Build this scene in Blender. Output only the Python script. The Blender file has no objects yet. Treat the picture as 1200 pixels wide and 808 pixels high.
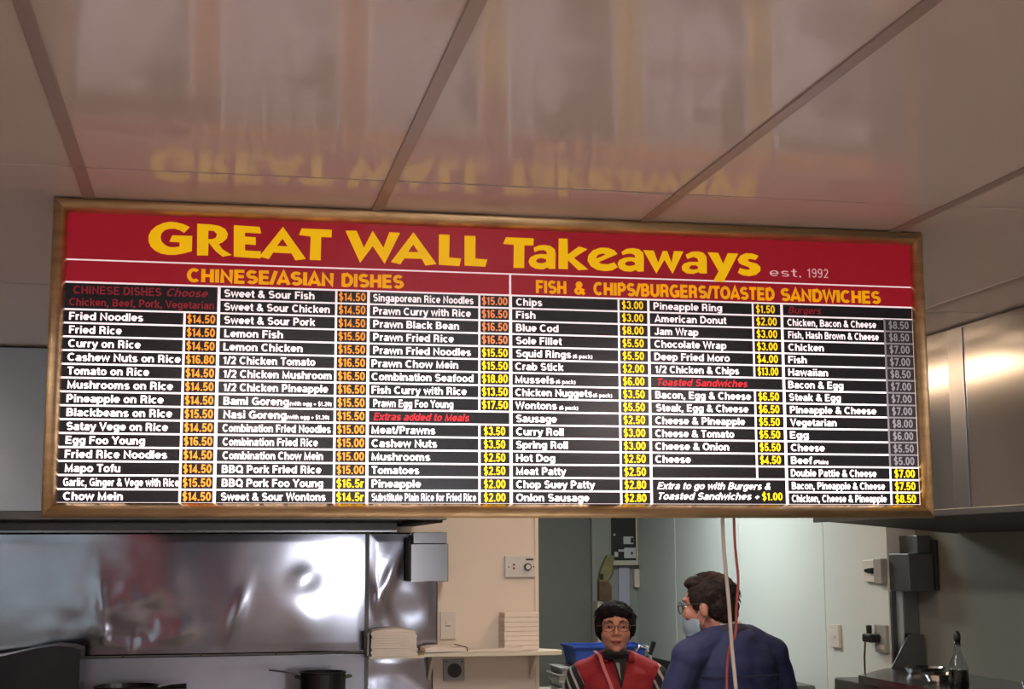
import bpy, bmesh, math, random
from mathutils import Vector, Matrix, noise
random.seed(7)
SC = bpy.context.scene
COL = SC.collection
PI = math.pi

# ------------------------------------------------------------------ camera
EYE = 1.63                       # camera height
YAW, PITCH, ROLL, FPX = 0.19878, 0.14036, -0.00411, 1730.8
F = Vector((math.sin(YAW)*math.cos(PITCH), math.cos(YAW)*math.cos(PITCH), math.sin(PITCH)))
R = Vector((math.cos(YAW), -math.sin(YAW), 0))
U = R.cross(F)
R2 = math.cos(ROLL)*R + math.sin(ROLL)*U
U2 = -math.sin(ROLL)*R + math.cos(ROLL)*U
cd = bpy.data.cameras.new('camera')
cd.sensor_width = 36.0
cd.lens = 36.0*FPX/1200.0
cam = bpy.data.objects.new('camera', cd)
COL.objects.link(cam)
M = Matrix((R2, U2, -F)).transposed().to_4x4()
M.translation = (0, 0, EYE)
cam.matrix_world = M
SC.camera = cam

# ------------------------------------------------------------------ world, lights, exposure
def lin(c):
    return tuple(((v/255)/12.92 if v/255 <= .04045 else ((v/255+.055)/1.055)**2.4) for v in c) + (1,)

w = bpy.data.worlds.new('sky'); SC.world = w; w.use_nodes = True
bgn = w.node_tree.nodes['Background']
bgn.inputs[0].default_value = lin((205, 218, 235)); bgn.inputs[1].default_value = .25

def area(name, loc, rot, size, sizey, power, col):
    l = bpy.data.lights.new(name, 'AREA'); l.shape = 'RECTANGLE'; l.size = size; l.size_y = sizey
    l.energy = power; l.color = col
    o = bpy.data.objects.new(name, l); COL.objects.link(o)
    o.location = loc; o.rotation_euler = rot
    return o
# daylight entering through the shop window behind the camera
area('daylight', (1.38, -3.38, 1.5), (PI/2, 0, 0), .36, .62, 26, (.93, .96, 1.0))
area('daylight_left', (-1.97, -3.38, 1.5), (PI/2, 0, 0), 1.7, 1.4, 5, (.85, 1.0, .95))
SC.view_settings.view_transform = 'Standard'
SC.view_settings.look = 'None'
SC.view_settings.exposure = 0.0
SC.view_settings.gamma = 1.0

# ------------------------------------------------------------------ helpers
POS = {}
def empty(name, loc, label, cat, group=None):
    o = bpy.data.objects.new(name, None); COL.objects.link(o)
    o.empty_display_size = .05
    o.location = loc; POS[o] = Vector(loc)
    tag(o, label, cat, group)
    return o
def tag(o, label=None, cat=None, group=None, kind=None):
    if label: o['label'] = label
    if cat: o['category'] = cat
    if group: o['group'] = group
    if kind: o['kind'] = kind
    return o
def place(name, me, parent, origin):
    o = bpy.data.objects.new(name, me); COL.objects.link(o)
    POS[o] = Vector(origin)
    if parent:
        o.parent = parent; o.location = POS[o]-POS[parent]
    else:
        o.location = origin
    return o
def obj(name, bm, mat, parent=None, smooth=False, origin=None):
    """bm holds world coordinates"""
    if origin is None:
        xs = [v.co for v in bm.verts]
        mn = [min(c[i] for c in xs) for i in range(3)]; mx = [max(c[i] for c in xs) for i in range(3)]
        origin = ((mn[0]+mx[0])/2, (mn[1]+mx[1])/2, mn[2])
    bmesh.ops.translate(bm, verts=bm.verts, vec=-Vector(origin))
    me = bpy.data.meshes.new(name); bm.to_mesh(me); bm.free()
    mats = mat if isinstance(mat, (list, tuple)) else [mat]
    for m in mats: me.materials.append(m)
    if smooth:
        me.polygons.foreach_set('use_smooth', [True]*len(me.polygons))
    return place(name, me, parent, origin)
def box(bm, x0, x1, y0, y1, z0, z1, bev=0, mi=0):
    r = bmesh.ops.create_cube(bm, size=1)
    vs = r['verts']
    bmesh.ops.scale(bm, vec=(x1-x0, y1-y0, z1-z0), verts=vs)
    bmesh.ops.translate(bm, vec=((x0+x1)/2, (y0+y1)/2, (z0+z1)/2), verts=vs)
    fs = {f for v in vs for f in v.link_faces}
    for f in fs: f.material_index = mi
    if bev:
        es = {e for v in vs for e in v.link_edges}
        bmesh.ops.bevel(bm, geom=list(es), offset=bev, segments=2, affect='EDGES', profile=.5)
    return bm
def bx(x0, x1, y0, y1, z0, z1, bev=0):
    return box(bmesh.new(), x0, x1, y0, y1, z0, z1, bev)
def tube(bm, pts, r, n=8, caps=True):
    pts = [Vector(p) for p in pts]
    rr = r if isinstance(r, (list, tuple)) else [r]*len(pts)
    rings = []
    prev = None
    for i, p in enumerate(pts):
        d = (pts[min(i+1, len(pts)-1)]-pts[max(i-1, 0)]).normalized()
        if prev is None:
            a = d.orthogonal().normalized()
        else:
            a = (prev - d*prev.dot(d)).normalized()
        prev = a
        b = d.cross(a)
        rings.append([bm.verts.new(p+(a*math.cos(2*PI*k/n)+b*math.sin(2*PI*k/n))*rr[i]) for k in range(n)])
    for A, B in zip(rings, rings[1:]):
        for k in range(n):
            bm.faces.new((A[k], A[(k+1) % n], B[(k+1) % n], B[k]))
    if caps:
        bm.faces.new(rings[0][::-1]); bm.faces.new(rings[-1])
    return bm
def lathe(bm, prof, c, n=24, mi=0):
    """prof: list of (r,z) ; closed at axis when r==0"""
    rings = []
    for r, z in prof:
        if r < 1e-6: rings.append([bm.verts.new((c[0], c[1], c[2]+z))])
        else: rings.append([bm.verts.new((c[0]+r*math.cos(2*PI*k/n), c[1]+r*math.sin(2*PI*k/n), c[2]+z)) for k in range(n)])
    for A, B in zip(rings, rings[1:]):
        for k in range(n):
            a = A[k % len(A)]; b = A[(k+1) % len(A)]; c2 = B[(k+1) % len(B)]; d = B[k % len(B)]
            vs = []
            for v in (a, b, c2, d):
                if v not in vs: vs.append(v)
            if len(vs) > 2:
                f = bm.faces.new(vs); f.material_index = mi
    return bm
def prism(bm, poly, axis, a, b):
    """poly: list of 2D points, extruded along axis from a to b"""
    def P(p, t):
        return {'x': (t, p[0], p[1]), 'y': (p[0], t, p[1]), 'z': (p[0], p[1], t)}[axis]
    A = [bm.verts.new(P(p, a)) for p in poly]; B = [bm.verts.new(P(p, b)) for p in poly]
    bm.faces.new(A); bm.faces.new(B[::-1])
    n = len(poly)
    for k in range(n): bm.faces.new((A[k], B[k], B[(k+1) % n], A[(k+1) % n]))
    bmesh.ops.recalc_face_normals(bm, faces=bm.faces)
    return bm

# ------------------------------------------------------------------ materials
def mat(name, col, rough=.5, metal=0, spec=.5, noise_amt=0, noise_scale=8, noise_col=None, bump=0, bump_scale=60,
        emit=None, estr=0, trans=0, ior=1.5, stretch=None, coat=0, rough_var=0, alpha=1):
    m = bpy.data.materials.new(name); m.use_nodes = True
    nt = m.node_tree; N = nt.nodes; L = nt.links
    b = N['Principled BSDF']
    b.inputs['Base Color'].default_value = lin(col)
    b.inputs['Roughness'].default_value = rough; b.inputs['Metallic'].default_value = metal
    b.inputs['Specular IOR Level'].default_value = spec; b.inputs['IOR'].default_value = ior
    b.inputs['Transmission Weight'].default_value = trans
    b.inputs['Coat Weight'].default_value = coat
    b.inputs['Alpha'].default_value = alpha
    tc = N.new('ShaderNodeNewGeometry'); mp = N.new('ShaderNodeMapping')
    L.new(tc.outputs['Position'], mp.inputs['Vector'])
    if stretch: mp.inputs['Scale'].default_value = stretch
    if noise_amt:
        nz = N.new('ShaderNodeTexNoise'); nz.inputs['Scale'].default_value = noise_scale; nz.inputs['Detail'].default_value = 5
        L.new(mp.outputs[0], nz.inputs['Vector'])
        mr = N.new('ShaderNodeMapRange'); mr.inputs[1].default_value = .35; mr.inputs[2].default_value = .7
        mr.inputs[3].default_value = 0; mr.inputs[4].default_value = noise_amt
        L.new(nz.outputs[0], mr.inputs[0])
        mx = N.new('ShaderNodeMix'); mx.data_type = 'RGBA'
        L.new(mr.outputs[0], mx.inputs[0]); mx.inputs[6].default_value = lin(col)
        mx.inputs[7].default_value = lin(noise_col or tuple(v*.6 for v in col))
        L.new(mx.outputs[2], b.inputs['Base Color'])
        if rough_var:
            r2 = N.new('ShaderNodeMapRange'); r2.inputs[3].default_value = rough; r2.inputs[4].default_value = rough+rough_var
            L.new(nz.outputs[0], r2.inputs[0]); L.new(r2.outputs[0], b.inputs['Roughness'])
    if bump:
        n2 = N.new('ShaderNodeTexNoise'); n2.inputs['Scale'].default_value = bump_scale; n2.inputs['Detail'].default_value = 3
        L.new(mp.outputs[0], n2.inputs['Vector'])
        bp = N.new('ShaderNodeBump'); bp.inputs['Strength'].default_value = 1; bp.inputs['Distance'].default_value = bump
        L.new(n2.outputs[0], bp.inputs['Height']); L.new(bp.outputs[0], b.inputs['Normal'])
    if emit:
        b.inputs['Emission Color'].default_value = lin(emit); b.inputs['Emission Strength'].default_value = estr
    return m

def backlit(name, col, strength, rough=.3):
    """printed film on the light box: colour of the print times a painted backlight ramp.
    The uneven glow of the box is set by height alone, brighter towards the bottom."""
    m = bpy.data.materials.new(name); m.use_nodes = True
    nt = m.node_tree; N = nt.nodes; L = nt.links
    b = N['Principled BSDF']; b.inputs['Base Color'].default_value = lin(tuple(v*.8 for v in col))
    b.inputs['Roughness'].default_value = rough; b.inputs['Specular IOR Level'].default_value = .35
    g = N.new('ShaderNodeNewGeometry'); s = N.new('ShaderNodeSeparateXYZ'); L.new(g.outputs['Position'], s.inputs[0])
    rp = N.new('ShaderNodeMapRange'); rp.interpolation_type = 'SMOOTHSTEP'
    rp.inputs[1].default_value = 2.27; rp.inputs[2].default_value = 1.90
    rp.inputs[3].default_value = .40; rp.inputs[4].default_value = 1.4  # backlight unevenness put into the emission: stronger towards the bottom
    L.new(s.outputs['Z'], rp.inputs[0])
    mu = N.new('ShaderNodeMath'); mu.operation = 'MULTIPLY'; mu.inputs[1].default_value = strength
    L.new(rp.outputs[0], mu.inputs[0])
    b.inputs['Emission Color'].default_value = lin(col)
    L.new(mu.outputs[0], b.inputs['Emission Strength'])
    return m

m_tile = mat('ceiling_panel_gloss', (204, 192, 188), .11, spec=.13, noise_amt=.25, noise_scale=1.3, noise_col=(184, 172, 168), bump=.0006, bump_scale=5)
m_bar = mat('ceiling_bar_metal', (152, 134, 128), .35, spec=.4)
m_slab = mat('ceiling_void_dark', (70, 64, 62), .8)
m_ceil2 = mat('kitchen_ceiling_paint', (165, 165, 160), .5)
m_gold = mat('frame_gold_metal', (224, 196, 152), .27, metal=.9, noise_amt=.5, noise_scale=9, noise_col=(150, 118, 82), stretch=(1, 1, 5), bump=.0004, bump_scale=150, rough_var=.2)
m_backbox = mat('light_box_case', (40, 38, 38), .5)
m_steel = mat('stainless_brushed', (150, 150, 154), .2, metal=1, noise_amt=.3, noise_scale=3, noise_col=(120, 122, 128), bump=.0004, bump_scale=3)
m_splash = mat('stainless_wavy', (150, 150, 160), .08, metal=1, noise_amt=.35, noise_scale=4, noise_col=(112, 110, 120), rough_var=.1)
m_steeld = mat('stainless_dull', (112, 112, 112), .42, metal=.9, noise_amt=.3, noise_scale=5)
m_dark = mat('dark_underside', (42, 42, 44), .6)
m_cream = mat('cream_wall_paint', (224, 211, 198), .45, noise_amt=.2, noise_scale=2, noise_col=(212, 199, 186))
m_white = mat('white_wall_panel', (206, 212, 208), .35, noise_amt=.15, noise_scale=1.5, noise_col=(196, 202, 198))
m_grey = mat('grey_wall_paint', (118, 119, 112), .5, noise_amt=.2, noise_scale=3, noise_col=(108, 108, 102))
m_floor = mat('floor_vinyl', (205, 192, 182), .5, noise_amt=.5, noise_scale=20, noise_col=(180, 168, 158))
m_shop = mat('shop_wall_paint', (214, 200, 192), .6, noise_amt=.2, noise_scale=2)
m_black = mat('black_plastic', (22, 22, 24), .4)
m_plate = mat('switch_plate_cream', (208, 202, 194), .35)
m_platew = mat('switch_plate_white', (205, 205, 205), .35)
m_plateg = mat('socket_grey', (150, 148, 145), .4)
m_paper = mat('white_card', (228, 216, 206), .6, noise_amt=.2, noise_scale=30, noise_col=(205, 190, 175))
m_shelf = mat('shelf_cream', (212, 204, 184), .45)
m_blue = mat('blue_plastic', (34, 62, 140), .4)
m_glass = mat('clear_glass', (225, 230, 230), .05, trans=1, ior=1.45)
m_sauce = mat('dark_sauce', (28, 20, 18), .2)
m_skin = mat('skin', (168, 112, 94), .5, noise_amt=.25, noise_scale=25, noise_col=(170, 108, 92))
m_skinw = mat('skin_older', (190, 132, 114), .5, noise_amt=.35, noise_scale=30, noise_col=(158, 102, 88))
m_hairb = mat('hair_black', (20, 18, 20), .85, spec=.08, noise_amt=.5, noise_scale=60, noise_col=(48, 44, 46), bump=.002, bump_scale=90)
m_hairm = mat('hair_dark_brown', (26, 21, 21), .75, spec=.15, noise_amt=.6, noise_scale=50, noise_col=(58, 42, 38), bump=.003, bump_scale=80)
m_navy = mat('navy_cotton', (27, 36, 76), .8, noise_amt=.3, noise_scale=14, noise_col=(24, 31, 62), bump=.004, bump_scale=9)
m_navyd = mat('dark_navy_cotton', (26, 28, 48), .8)
m_red = mat('red_vest_cloth', (146, 22, 34), .75, noise_amt=.3, noise_scale=12, noise_col=(116, 16, 28), bump=.004, bump_scale=12)
m_pink = mat('pink_strap_cloth', (196, 112, 118), .8)
m_trous = mat('dark_trousers', (36, 36, 40), .8)
m_mask = mat('mask_pale', (168, 186, 200), .7)
m_maskb = mat('mask_black', (28, 26, 30), .8)
m_cordw = mat('white_cord', (232, 224, 218), .5)
m_cordr = mat('red_cord', (190, 90, 84), .5)
TITLE=[[[(0.1428,0.0785),(0.1358,0.0693),(0.1286,0.0646),(0.1214,0.0637),(0.1142,0.0689),(0.1072,0.0797),(0.102,0.0951),(0.0996,0.1118),(0.0998,0.131),(0.1025,0.1472),(0.1071,0.1593),(0.1134,0.168),(0.1206,0.1711),(0.1278,0.1704),(0.1349,0.1664),(0.1412,0.1608),(0.1456,0.1565),(0.1456,0.1069),(0.1245,0.1075),(0.1216,0.1287),(0.1324,0.1292),(0.1325,0.1424),(0.1275,0.1457),(0.1221,0.1457),(0.1176,0.1401),(0.1136,0.1296),(0.1122,0.116),(0.1131,0.1021),(0.1163,0.0919),(0.1216,0.0863),(0.127,0.0857),(0.1324,0.0901),(0.137,0.0979)]],
[[(0.1506,0.0665),(0.1648,0.0672),(0.1739,0.0706),(0.1804,0.0799),(0.1836,0.0962),(0.1824,0.1113),(0.178,0.1245),(0.174,0.1299),(0.1781,0.1466),(0.1883,0.1644),(0.1783,0.1709),(0.1709,0.154),(0.1631,0.126),(0.1629,0.1686),(0.1512,0.1697)],[(0.1626,0.0874),(0.1686,0.0884),(0.1719,0.0985),(0.1706,0.1098),(0.167,0.1151),(0.1626,0.115)]],
[[(0.1896,0.0666),(0.2174,0.0691),(0.2194,0.0906),(0.2018,0.0897),(0.2019,0.1025),(0.2134,0.1035),(0.2136,0.1291),(0.2021,0.1275),(0.2022,0.148),(0.2193,0.1491),(0.2189,0.1724),(0.1903,0.1697)]],
[[(0.2427,0.0657),(0.2683,0.1692),(0.2568,0.1748),(0.2524,0.1524),(0.2325,0.1516),(0.2282,0.1732),(0.2174,0.167)],[(0.2424,0.1049),(0.2481,0.1294),(0.2366,0.1295)]],
[[(0.2631,0.0685),(0.2961,0.0694),(0.2959,0.0947),(0.2846,0.0948),(0.2843,0.1716),(0.2724,0.1716),(0.2731,0.0943),(0.2601,0.0907)]],
[[(0.3111,0.0705),(0.3235,0.0692),(0.3317,0.1247),(0.3413,0.0672),(0.3534,0.1225),(0.3599,0.0697),(0.3719,0.0707),(0.3549,0.1765),(0.3415,0.1181),(0.3277,0.1757)]],
[[(0.3869,0.0668),(0.4131,0.1709),(0.4005,0.1772),(0.3963,0.1549),(0.3768,0.1557),(0.3725,0.1759),(0.3617,0.1696)],[(0.3866,0.1077),(0.3928,0.1332),(0.381,0.1332)]],
[[(0.4157,0.0711),(0.4278,0.0709),(0.4273,0.1468),(0.441,0.1494),(0.4389,0.1752),(0.4155,0.1729)]],
[[(0.4447,0.0719),(0.4573,0.0717),(0.4571,0.1478),(0.4709,0.1493),(0.4685,0.1741),(0.4447,0.1729)]],
[[(0.4923,0.0716),(0.5244,0.072),(0.5239,0.0966),(0.5135,0.0972),(0.5131,0.1738),(0.5007,0.175),(0.5013,0.0965),(0.4887,0.095)]],
[[(0.5242,0.1038),(0.5299,0.0955),(0.5365,0.0929),(0.5439,0.0955),(0.5489,0.107),(0.5497,0.1214),(0.5492,0.1733),(0.5421,0.1739),(0.54,0.1694),(0.5347,0.1766),(0.5265,0.1754),(0.5203,0.1664),(0.518,0.1518),(0.52,0.1373),(0.5258,0.1276),(0.5324,0.1241),(0.5394,0.1248),(0.539,0.1152),(0.5357,0.1108),(0.5299,0.1128),(0.525,0.119)],[(0.5266,0.1486),(0.529,0.1402),(0.534,0.1383),(0.5389,0.1426),(0.5384,0.1513),(0.5339,0.1556),(0.529,0.1551)]],
[[(0.5534,0.0689),(0.5639,0.0688),(0.564,0.1223),(0.5771,0.0935),(0.587,0.1021),(0.5711,0.1337),(0.5879,0.1715),(0.576,0.1751),(0.564,0.1416),(0.5639,0.1728),(0.5528,0.1729)]],
[[(0.6226,0.115),(0.6188,0.1023),(0.6113,0.0948),(0.6021,0.0953),(0.5937,0.1048),(0.5881,0.1223),(0.5869,0.1417),(0.591,0.1606),(0.5984,0.172),(0.6076,0.175),(0.6159,0.1718),(0.6227,0.16),(0.6186,0.1435),(0.611,0.1515),(0.6035,0.1507),(0.5999,0.1453)],[(0.5969,0.1301),(0.5998,0.1197),(0.6053,0.1148),(0.6087,0.1174),(0.6044,0.1241),(0.5981,0.132)]],
[[(0.6271,0.1077),(0.6331,0.096),(0.6407,0.0927),(0.6482,0.0954),(0.6532,0.107),(0.654,0.1254),(0.6534,0.1716),(0.6465,0.1733),(0.6442,0.1677),(0.6386,0.174),(0.6302,0.1729),(0.6244,0.1647),(0.6224,0.1479),(0.6245,0.1356),(0.6304,0.1268),(0.6371,0.1237),(0.6439,0.125),(0.6427,0.1159),(0.6389,0.1114),(0.6338,0.1129),(0.6288,0.1182)],[(0.6308,0.1471),(0.6337,0.1396),(0.6388,0.1376),(0.6433,0.142),(0.6429,0.1498),(0.6387,0.1541),(0.6336,0.1541)]],
[[(0.6533,0.0981),(0.6659,0.0985),(0.6709,0.1401),(0.6767,0.0986),(0.682,0.0981),(0.687,0.1386),(0.6901,0.0972),(0.7016,0.0972),(0.688,0.1765),(0.6785,0.1289),(0.6685,0.1777)]],
[[(0.7042,0.1087),(0.7115,0.0974),(0.7197,0.0954),(0.7258,0.0995),(0.7293,0.1121),(0.7297,0.1297),(0.7294,0.1709),(0.7216,0.1716),(0.7192,0.1677),(0.713,0.1742),(0.7048,0.1732),(0.6997,0.1631),(0.6992,0.1503),(0.7019,0.1395),(0.7081,0.133),(0.7194,0.1319),(0.7185,0.1202),(0.7134,0.1155),(0.7062,0.1232)],[(0.708,0.1524),(0.7111,0.1444),(0.7163,0.144),(0.7193,0.1495),(0.7182,0.1567),(0.7131,0.1595),(0.709,0.1575)]],
[[(0.731,0.0972),(0.7438,0.0977),(0.7495,0.1349),(0.7556,0.0977),(0.7685,0.0975),(0.7494,0.1996),(0.7369,0.196),(0.7439,0.1625)]],
[[(0.7933,0.1028),(0.786,0.0958),(0.7777,0.0954),(0.7714,0.1038),(0.7675,0.1189),(0.7691,0.1306),(0.7732,0.1373),(0.7808,0.1437),(0.7826,0.1494),(0.7803,0.1532),(0.7751,0.1519),(0.7699,0.1476),(0.7673,0.165),(0.7728,0.1727),(0.7811,0.1755),(0.7895,0.17),(0.7951,0.1559),(0.7952,0.1411),(0.7909,0.1308),(0.7816,0.1247),(0.7796,0.1189),(0.7827,0.1145),(0.7896,0.1179)]]]
# ------------------------------------------------------------------ the room
CZ = 2.40
XL_, XR_, YB, YF = -4.0, 3.14, 10.4, -3.5
def struct(name, bm, m, **k): return tag(obj(name, bm, m, **k), kind='structure')
struct('floor', bx(XL_-.1, XR_+.1, YF-.1, YB+.1, -.1, 0), m_floor)
ceiling = struct('ceiling', bx(XL_-.1, XR_+.1, YF-.1, YB+.1, CZ+.022, CZ+.12), m_slab)
struct('wall_left', bx(XL_-.1, XL_, YF, YB, 0, CZ+.022), m_shop)
struct('wall_right', bx(XR_, XR_+.1, YF, 6.3, 0, CZ+.022), m_grey)
bm = bx(3.0, XR_+.1, 6.3, YB, 0, CZ+.022)
wr = struct('wall_kitchen_side', bm, m_white)
# raised joints of the wall sheets
for yy in (7.02, 8.24, 9.46):
    obj('joint_strip', bx(2.9975, 3.0, yy-.006, yy+.006, .93, CZ), m_white, wr)
wb = struct('wall_back', bx(XL_, 1.435, 6.6, 6.68, 0, CZ+.022), m_cream)
obj('edge_trim', bx(1.430, 1.446, 6.592, 6.688, 0, CZ), m_cream, wb)
struct('wall_far', bx(.5, 3.0, YB, YB+.1, 0, CZ+.022), m_grey)
struct('wall_passage', bx(.5, .6, 6.68, YB, 0, CZ+.022), m_grey)
far = struct('trim_1', bx(2.665, 3.0, 10.36, YB, 0, CZ+.022), mat('far_panel_paint', (150, 152, 146), .5))
# front wall with the shop window behind the camera
bm = bmesh.new()
box(bm, XL_, XR_, YF-.1, YF, 0, .7); box(bm, XL_, XR_, YF-.1, YF, 2.3, CZ+.022)
for a, b in ((XL_, -2.9), (-1.05, -.5), (.1, 1.15), (2.0, XR_)): box(bm, a, b, YF-.1, YF, .7, 2.3)
struct('wall_front', bm, m_shop)
for i, (a, b) in enumerate(((-2.9, -1.05), (-.5, .1), (1.15, 2.0))):
    bm = bmesh.new()
    for x0, x1, z0, z1 in ((a, a+.05, .7, 2.3), (b-.05, b, .7, 2.3), (a+.05, b-.05, .7, .75), (a+.05, b-.05, 2.25, 2.3)):
        box(bm, x0, x1, YF-.08, YF-.02, z0, z1)
    wi = struct('window_%d' % (i+1), bm, m_bar)
    obj('pane', bx(a+.05, b-.05, YF-.055, YF-.045, .75, 2.25), m_glass, wi)

# ceiling panels and grid bars : (customer side)
PITX, X0, PITY, Y0 = .62743, -.2805, 1.36423, 2.9959
def rnd(a, b): return random.uniform(a, b)
tile_mesh = None
for j in range(-4, 5):
    for i in range(-6, 6):
        xa = X0+i*PITX; xb = xa+PITX
        ya = Y0+(j-1)*PITY; yb = ya+PITY
        xa, xb = max(xa, XL_), min(xb, XR_)
        ya, yb = max(ya, YF), min(yb, YB)
        if xb-xa < .05 or yb-ya < .05: continue
        g = .0045
        bm = bx(-(xb-xa)/2+.003, (xb-xa)/2-.003, -(yb-ya)/2+g, (yb-ya)/2-g, 0, .012)
        o = obj('ceiling_tile', bm, m_tile, ceiling, origin=(0, 0, 0))
        c = Vector(((xa+xb)/2, (ya+yb)/2, CZ+rnd(0, .001)))
        o.location = c-POS[ceiling]; POS[o] = c
        o.rotation_euler = (rnd(-.0012, .0012), rnd(-.002, .002), 0)
for i in range(-5, 6):
    x = X0+i*PITX
    if x > XR_: continue
    for j in range(-4, 5):
        ya = max(Y0+(j-1)*PITY, YF); yb = min(Y0+j*PITY, YB)
        if yb-ya < .05: continue
        obj('grid_bar', bx(x-.0125, x+.0125, ya+.0008, yb-.0008, CZ-.004, CZ+.0015, .0008), m_bar, ceiling)

# ------------------------------------------------------------------ light fittings out of the frame; shop ones and the neutral one added for brightness
m_tube = mat('lit_diffuser', (255, 255, 255), .5, emit=(240, 248, 244), estr=56)
m_filln = mat('fill_light_neutral', (255, 255, 255), .5, emit=(255, 243, 232), estr=46)  # added fill light behind the board, brightens the cream wall
m_tubew = mat('lit_diffuser_warm', (255, 255, 255), .5, emit=(255, 214, 168), estr=16)
m_fills = mat('fill_light_shop', (255, 255, 255), .5, emit=(255, 238, 230), estr=58)  # added fill lights behind the camera, brighten the ceiling by floor bounce
for (x, y, ln, mm, lb, gp) in ((2.15, 7.9, 1.2, m_tube, 'long white ceiling light over the kitchen passage', 'kitchen ceiling lights'),
                          (2.0, 5.7, 1.2, m_tubew, 'warm ceiling light beside the right hood', 'kitchen ceiling lights'),
                          (1.12, 4.6, 1.2, m_filln, 'unseen light added close behind the menu board to brighten the cream wall', 'kitchen ceiling lights'),
                          (.2, -.9, 1.3, m_fills, 'unseen light added over the shop floor left of the door', 'added shop ceiling lights'),
                          (-2.3, -.9, 1.3, m_fills, 'unseen light added over the shop floor by the left wall', 'added shop ceiling lights'),
                          (2.1, -.9, 1.3, m_fills, 'unseen light added over the shop floor by the right wall', 'added shop ceiling lights')):
    e = empty('ceiling_light', (x, y, CZ-.06), lb, 'ceiling light', gp)
    obj('housing', bx(x-.09, x+.09, y-ln/2, y+ln/2, CZ-.03, CZ-.0045, .004), m_platew, e)
    obj('diffuser', bx(x-.075, x+.075, y-ln/2+.02, y+ln/2-.02, CZ-.06, CZ-.03, .01), mm, e)

# ------------------------------------------------------------------ extractor hoods
def canopy(name, x0, x1, y0, y1, z0, lip, label):
    e = empty(name, ((x0+x1)/2, (y0+y1)/2, z0), label, 'extractor hood')
    return e
e = canopy('extractor_hood', -3.9, .88, 5.695, 6.59, 1.75, .03, 'long stainless extractor hood over the left splashback')
bm = bmesh.new()
box(bm, -3.9, .88, 5.695, 5.71, 1.765, CZ-.005, .002)
obj('front_panel', bm, m_steel, e)
# sloping right end + underside
obj('end_panel', prism(bmesh.new(), [(5.711, 1.765), (5.711, CZ-.005), (6.59, CZ-.005), (6.59, 1.765)], 'x', .865, .88), m_steel, e)
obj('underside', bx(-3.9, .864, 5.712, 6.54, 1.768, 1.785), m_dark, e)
obj('front_lip', bx(-3.9, .882, 5.67, 5.694, 1.757, 1.79, .003), m_steeld, e)
obj('grease_gutter', bx(-3.9, .79, 6.50, 6.57, 1.7255, 1.764, .002), m_steeld, e)
obj('gutter_rim', bx(-3.9, .79, 6.494, 6.4995, 1.7235, 1.731), m_steel, e)
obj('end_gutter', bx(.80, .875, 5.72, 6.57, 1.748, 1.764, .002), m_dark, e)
for k in range(7):
    xk = -.7+k*.22
    bm = bmesh.new(); lathe(bm, [(0, -.004), (.006, -.003), (.008, 0), (0, 0)], (xk, 6.52, 1.7255), 8); obj('rivet', bm, m_steel, e)

e = canopy('extractor_hood', 2.495, 3.13, 3.2, 5.9, 1.75, .03, 'stainless extractor hood with a side face right of the menu board')
e['label'] = 'stainless extractor hood right of the menu board over the fryer'
obj('front_panel', bx(2.495, 2.51, 3.2, 4.58, 1.762, CZ-.005, .001), m_steel, e)
obj('front_panel', bx(2.495, 2.51, 4.581, 5.9, 1.762, CZ-.005, .001), m_steel, e)
obj('cover_strip', bx(2.4915, 2.495, 4.59, 4.695, 1.765, CZ-.01, .001), mat('steel_cover_strip', (138, 138, 144), .32, metal=1), e)
obj('end_panel', prism(bmesh.new(), [(2.511, CZ-.005), (2.511, 1.758), (3.13, 1.705), (3.13, CZ-.005)], 'y', 5.885, 5.9), m_steeld, e)
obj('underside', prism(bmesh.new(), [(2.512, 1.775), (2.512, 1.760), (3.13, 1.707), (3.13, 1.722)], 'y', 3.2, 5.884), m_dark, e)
obj('front_lip', bx(2.48, 2.4945, 3.2, 5.9, 1.752, 1.775, .002), m_steeld, e)

# ------------------------------------------------------------------ splashback sheets with dents
def gauss(x, z, cx, cz, sx, sz, ang=0):
    dx, dz = x-cx, z-cz; c, s = math.cos(ang), math.sin(ang)
    a = (dx*c+dz*s)/sx; b = (-dx*s+dz*c)/sz
    return math.exp(-(a*a+b*b)/2)
DENTS = []   # cx, cz, sx, sz, amp, angle
def sheet(name, x0, x1, z0, z1, y, mat_, parent, step=.0065, amp=1.0, seed=0):
    bm = bmesh.new()
    nx = max(2, int((x1-x0)/step)); nz = max(2, int((z1-z0)/step))
    g = []
    for j in range(nz+1):
        row = []
        for i in range(nx+1):
            x = x0+(x1-x0)*i/nx; z = z0+(z1-z0)*j/nz
            d = 0
            for (cx, cz, sx, sz, a, an) in DENTS: d += .3*a*gauss(x, z, cx, cz, sx, sz, an)
            d += .0024*amp*noise.noise(Vector((x*1.6+seed, z*1.9, seed)))
            d += .0006*amp*noise.noise(Vector((x*6+seed, z*5, 3+seed)))
            d += .0020*gauss(x, z, -.40, 1.36, .17, .13)*noise.noise(Vector((x*11, z*12, 7)))+.0009*gauss(x, z, -.32, 1.29, .14, .06)*noise.noise(Vector((x*26, z*26, 2)))
            edge = min(1, min(i, nx-i)/6, min(j, nz-j)/6)
            row.append(bm.verts.new((x, y-d*edge, z)))
        g.append(row)
    for j in range(nz):
        for i in range(nx):
            bm.faces.new((g[j][i], g[j][i+1], g[j+1][i+1], g[j+1][i]))
    # fold back the rim to give the sheet a thickness
    ext = [v for v in bm.verts if v.is_boundary]
    r = bmesh.ops.extrude_edge_only(bm, edges=[ed for ed in bm.edges if ed.is_boundary])
    for v in r['geom']:
        if isinstance(v, bmesh.types.BMVert): v.co.y = y+.004
    bmesh.ops.recalc_face_normals(bm, faces=bm.faces)
    return obj(name, bm, mat_, parent, smooth=True)
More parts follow.
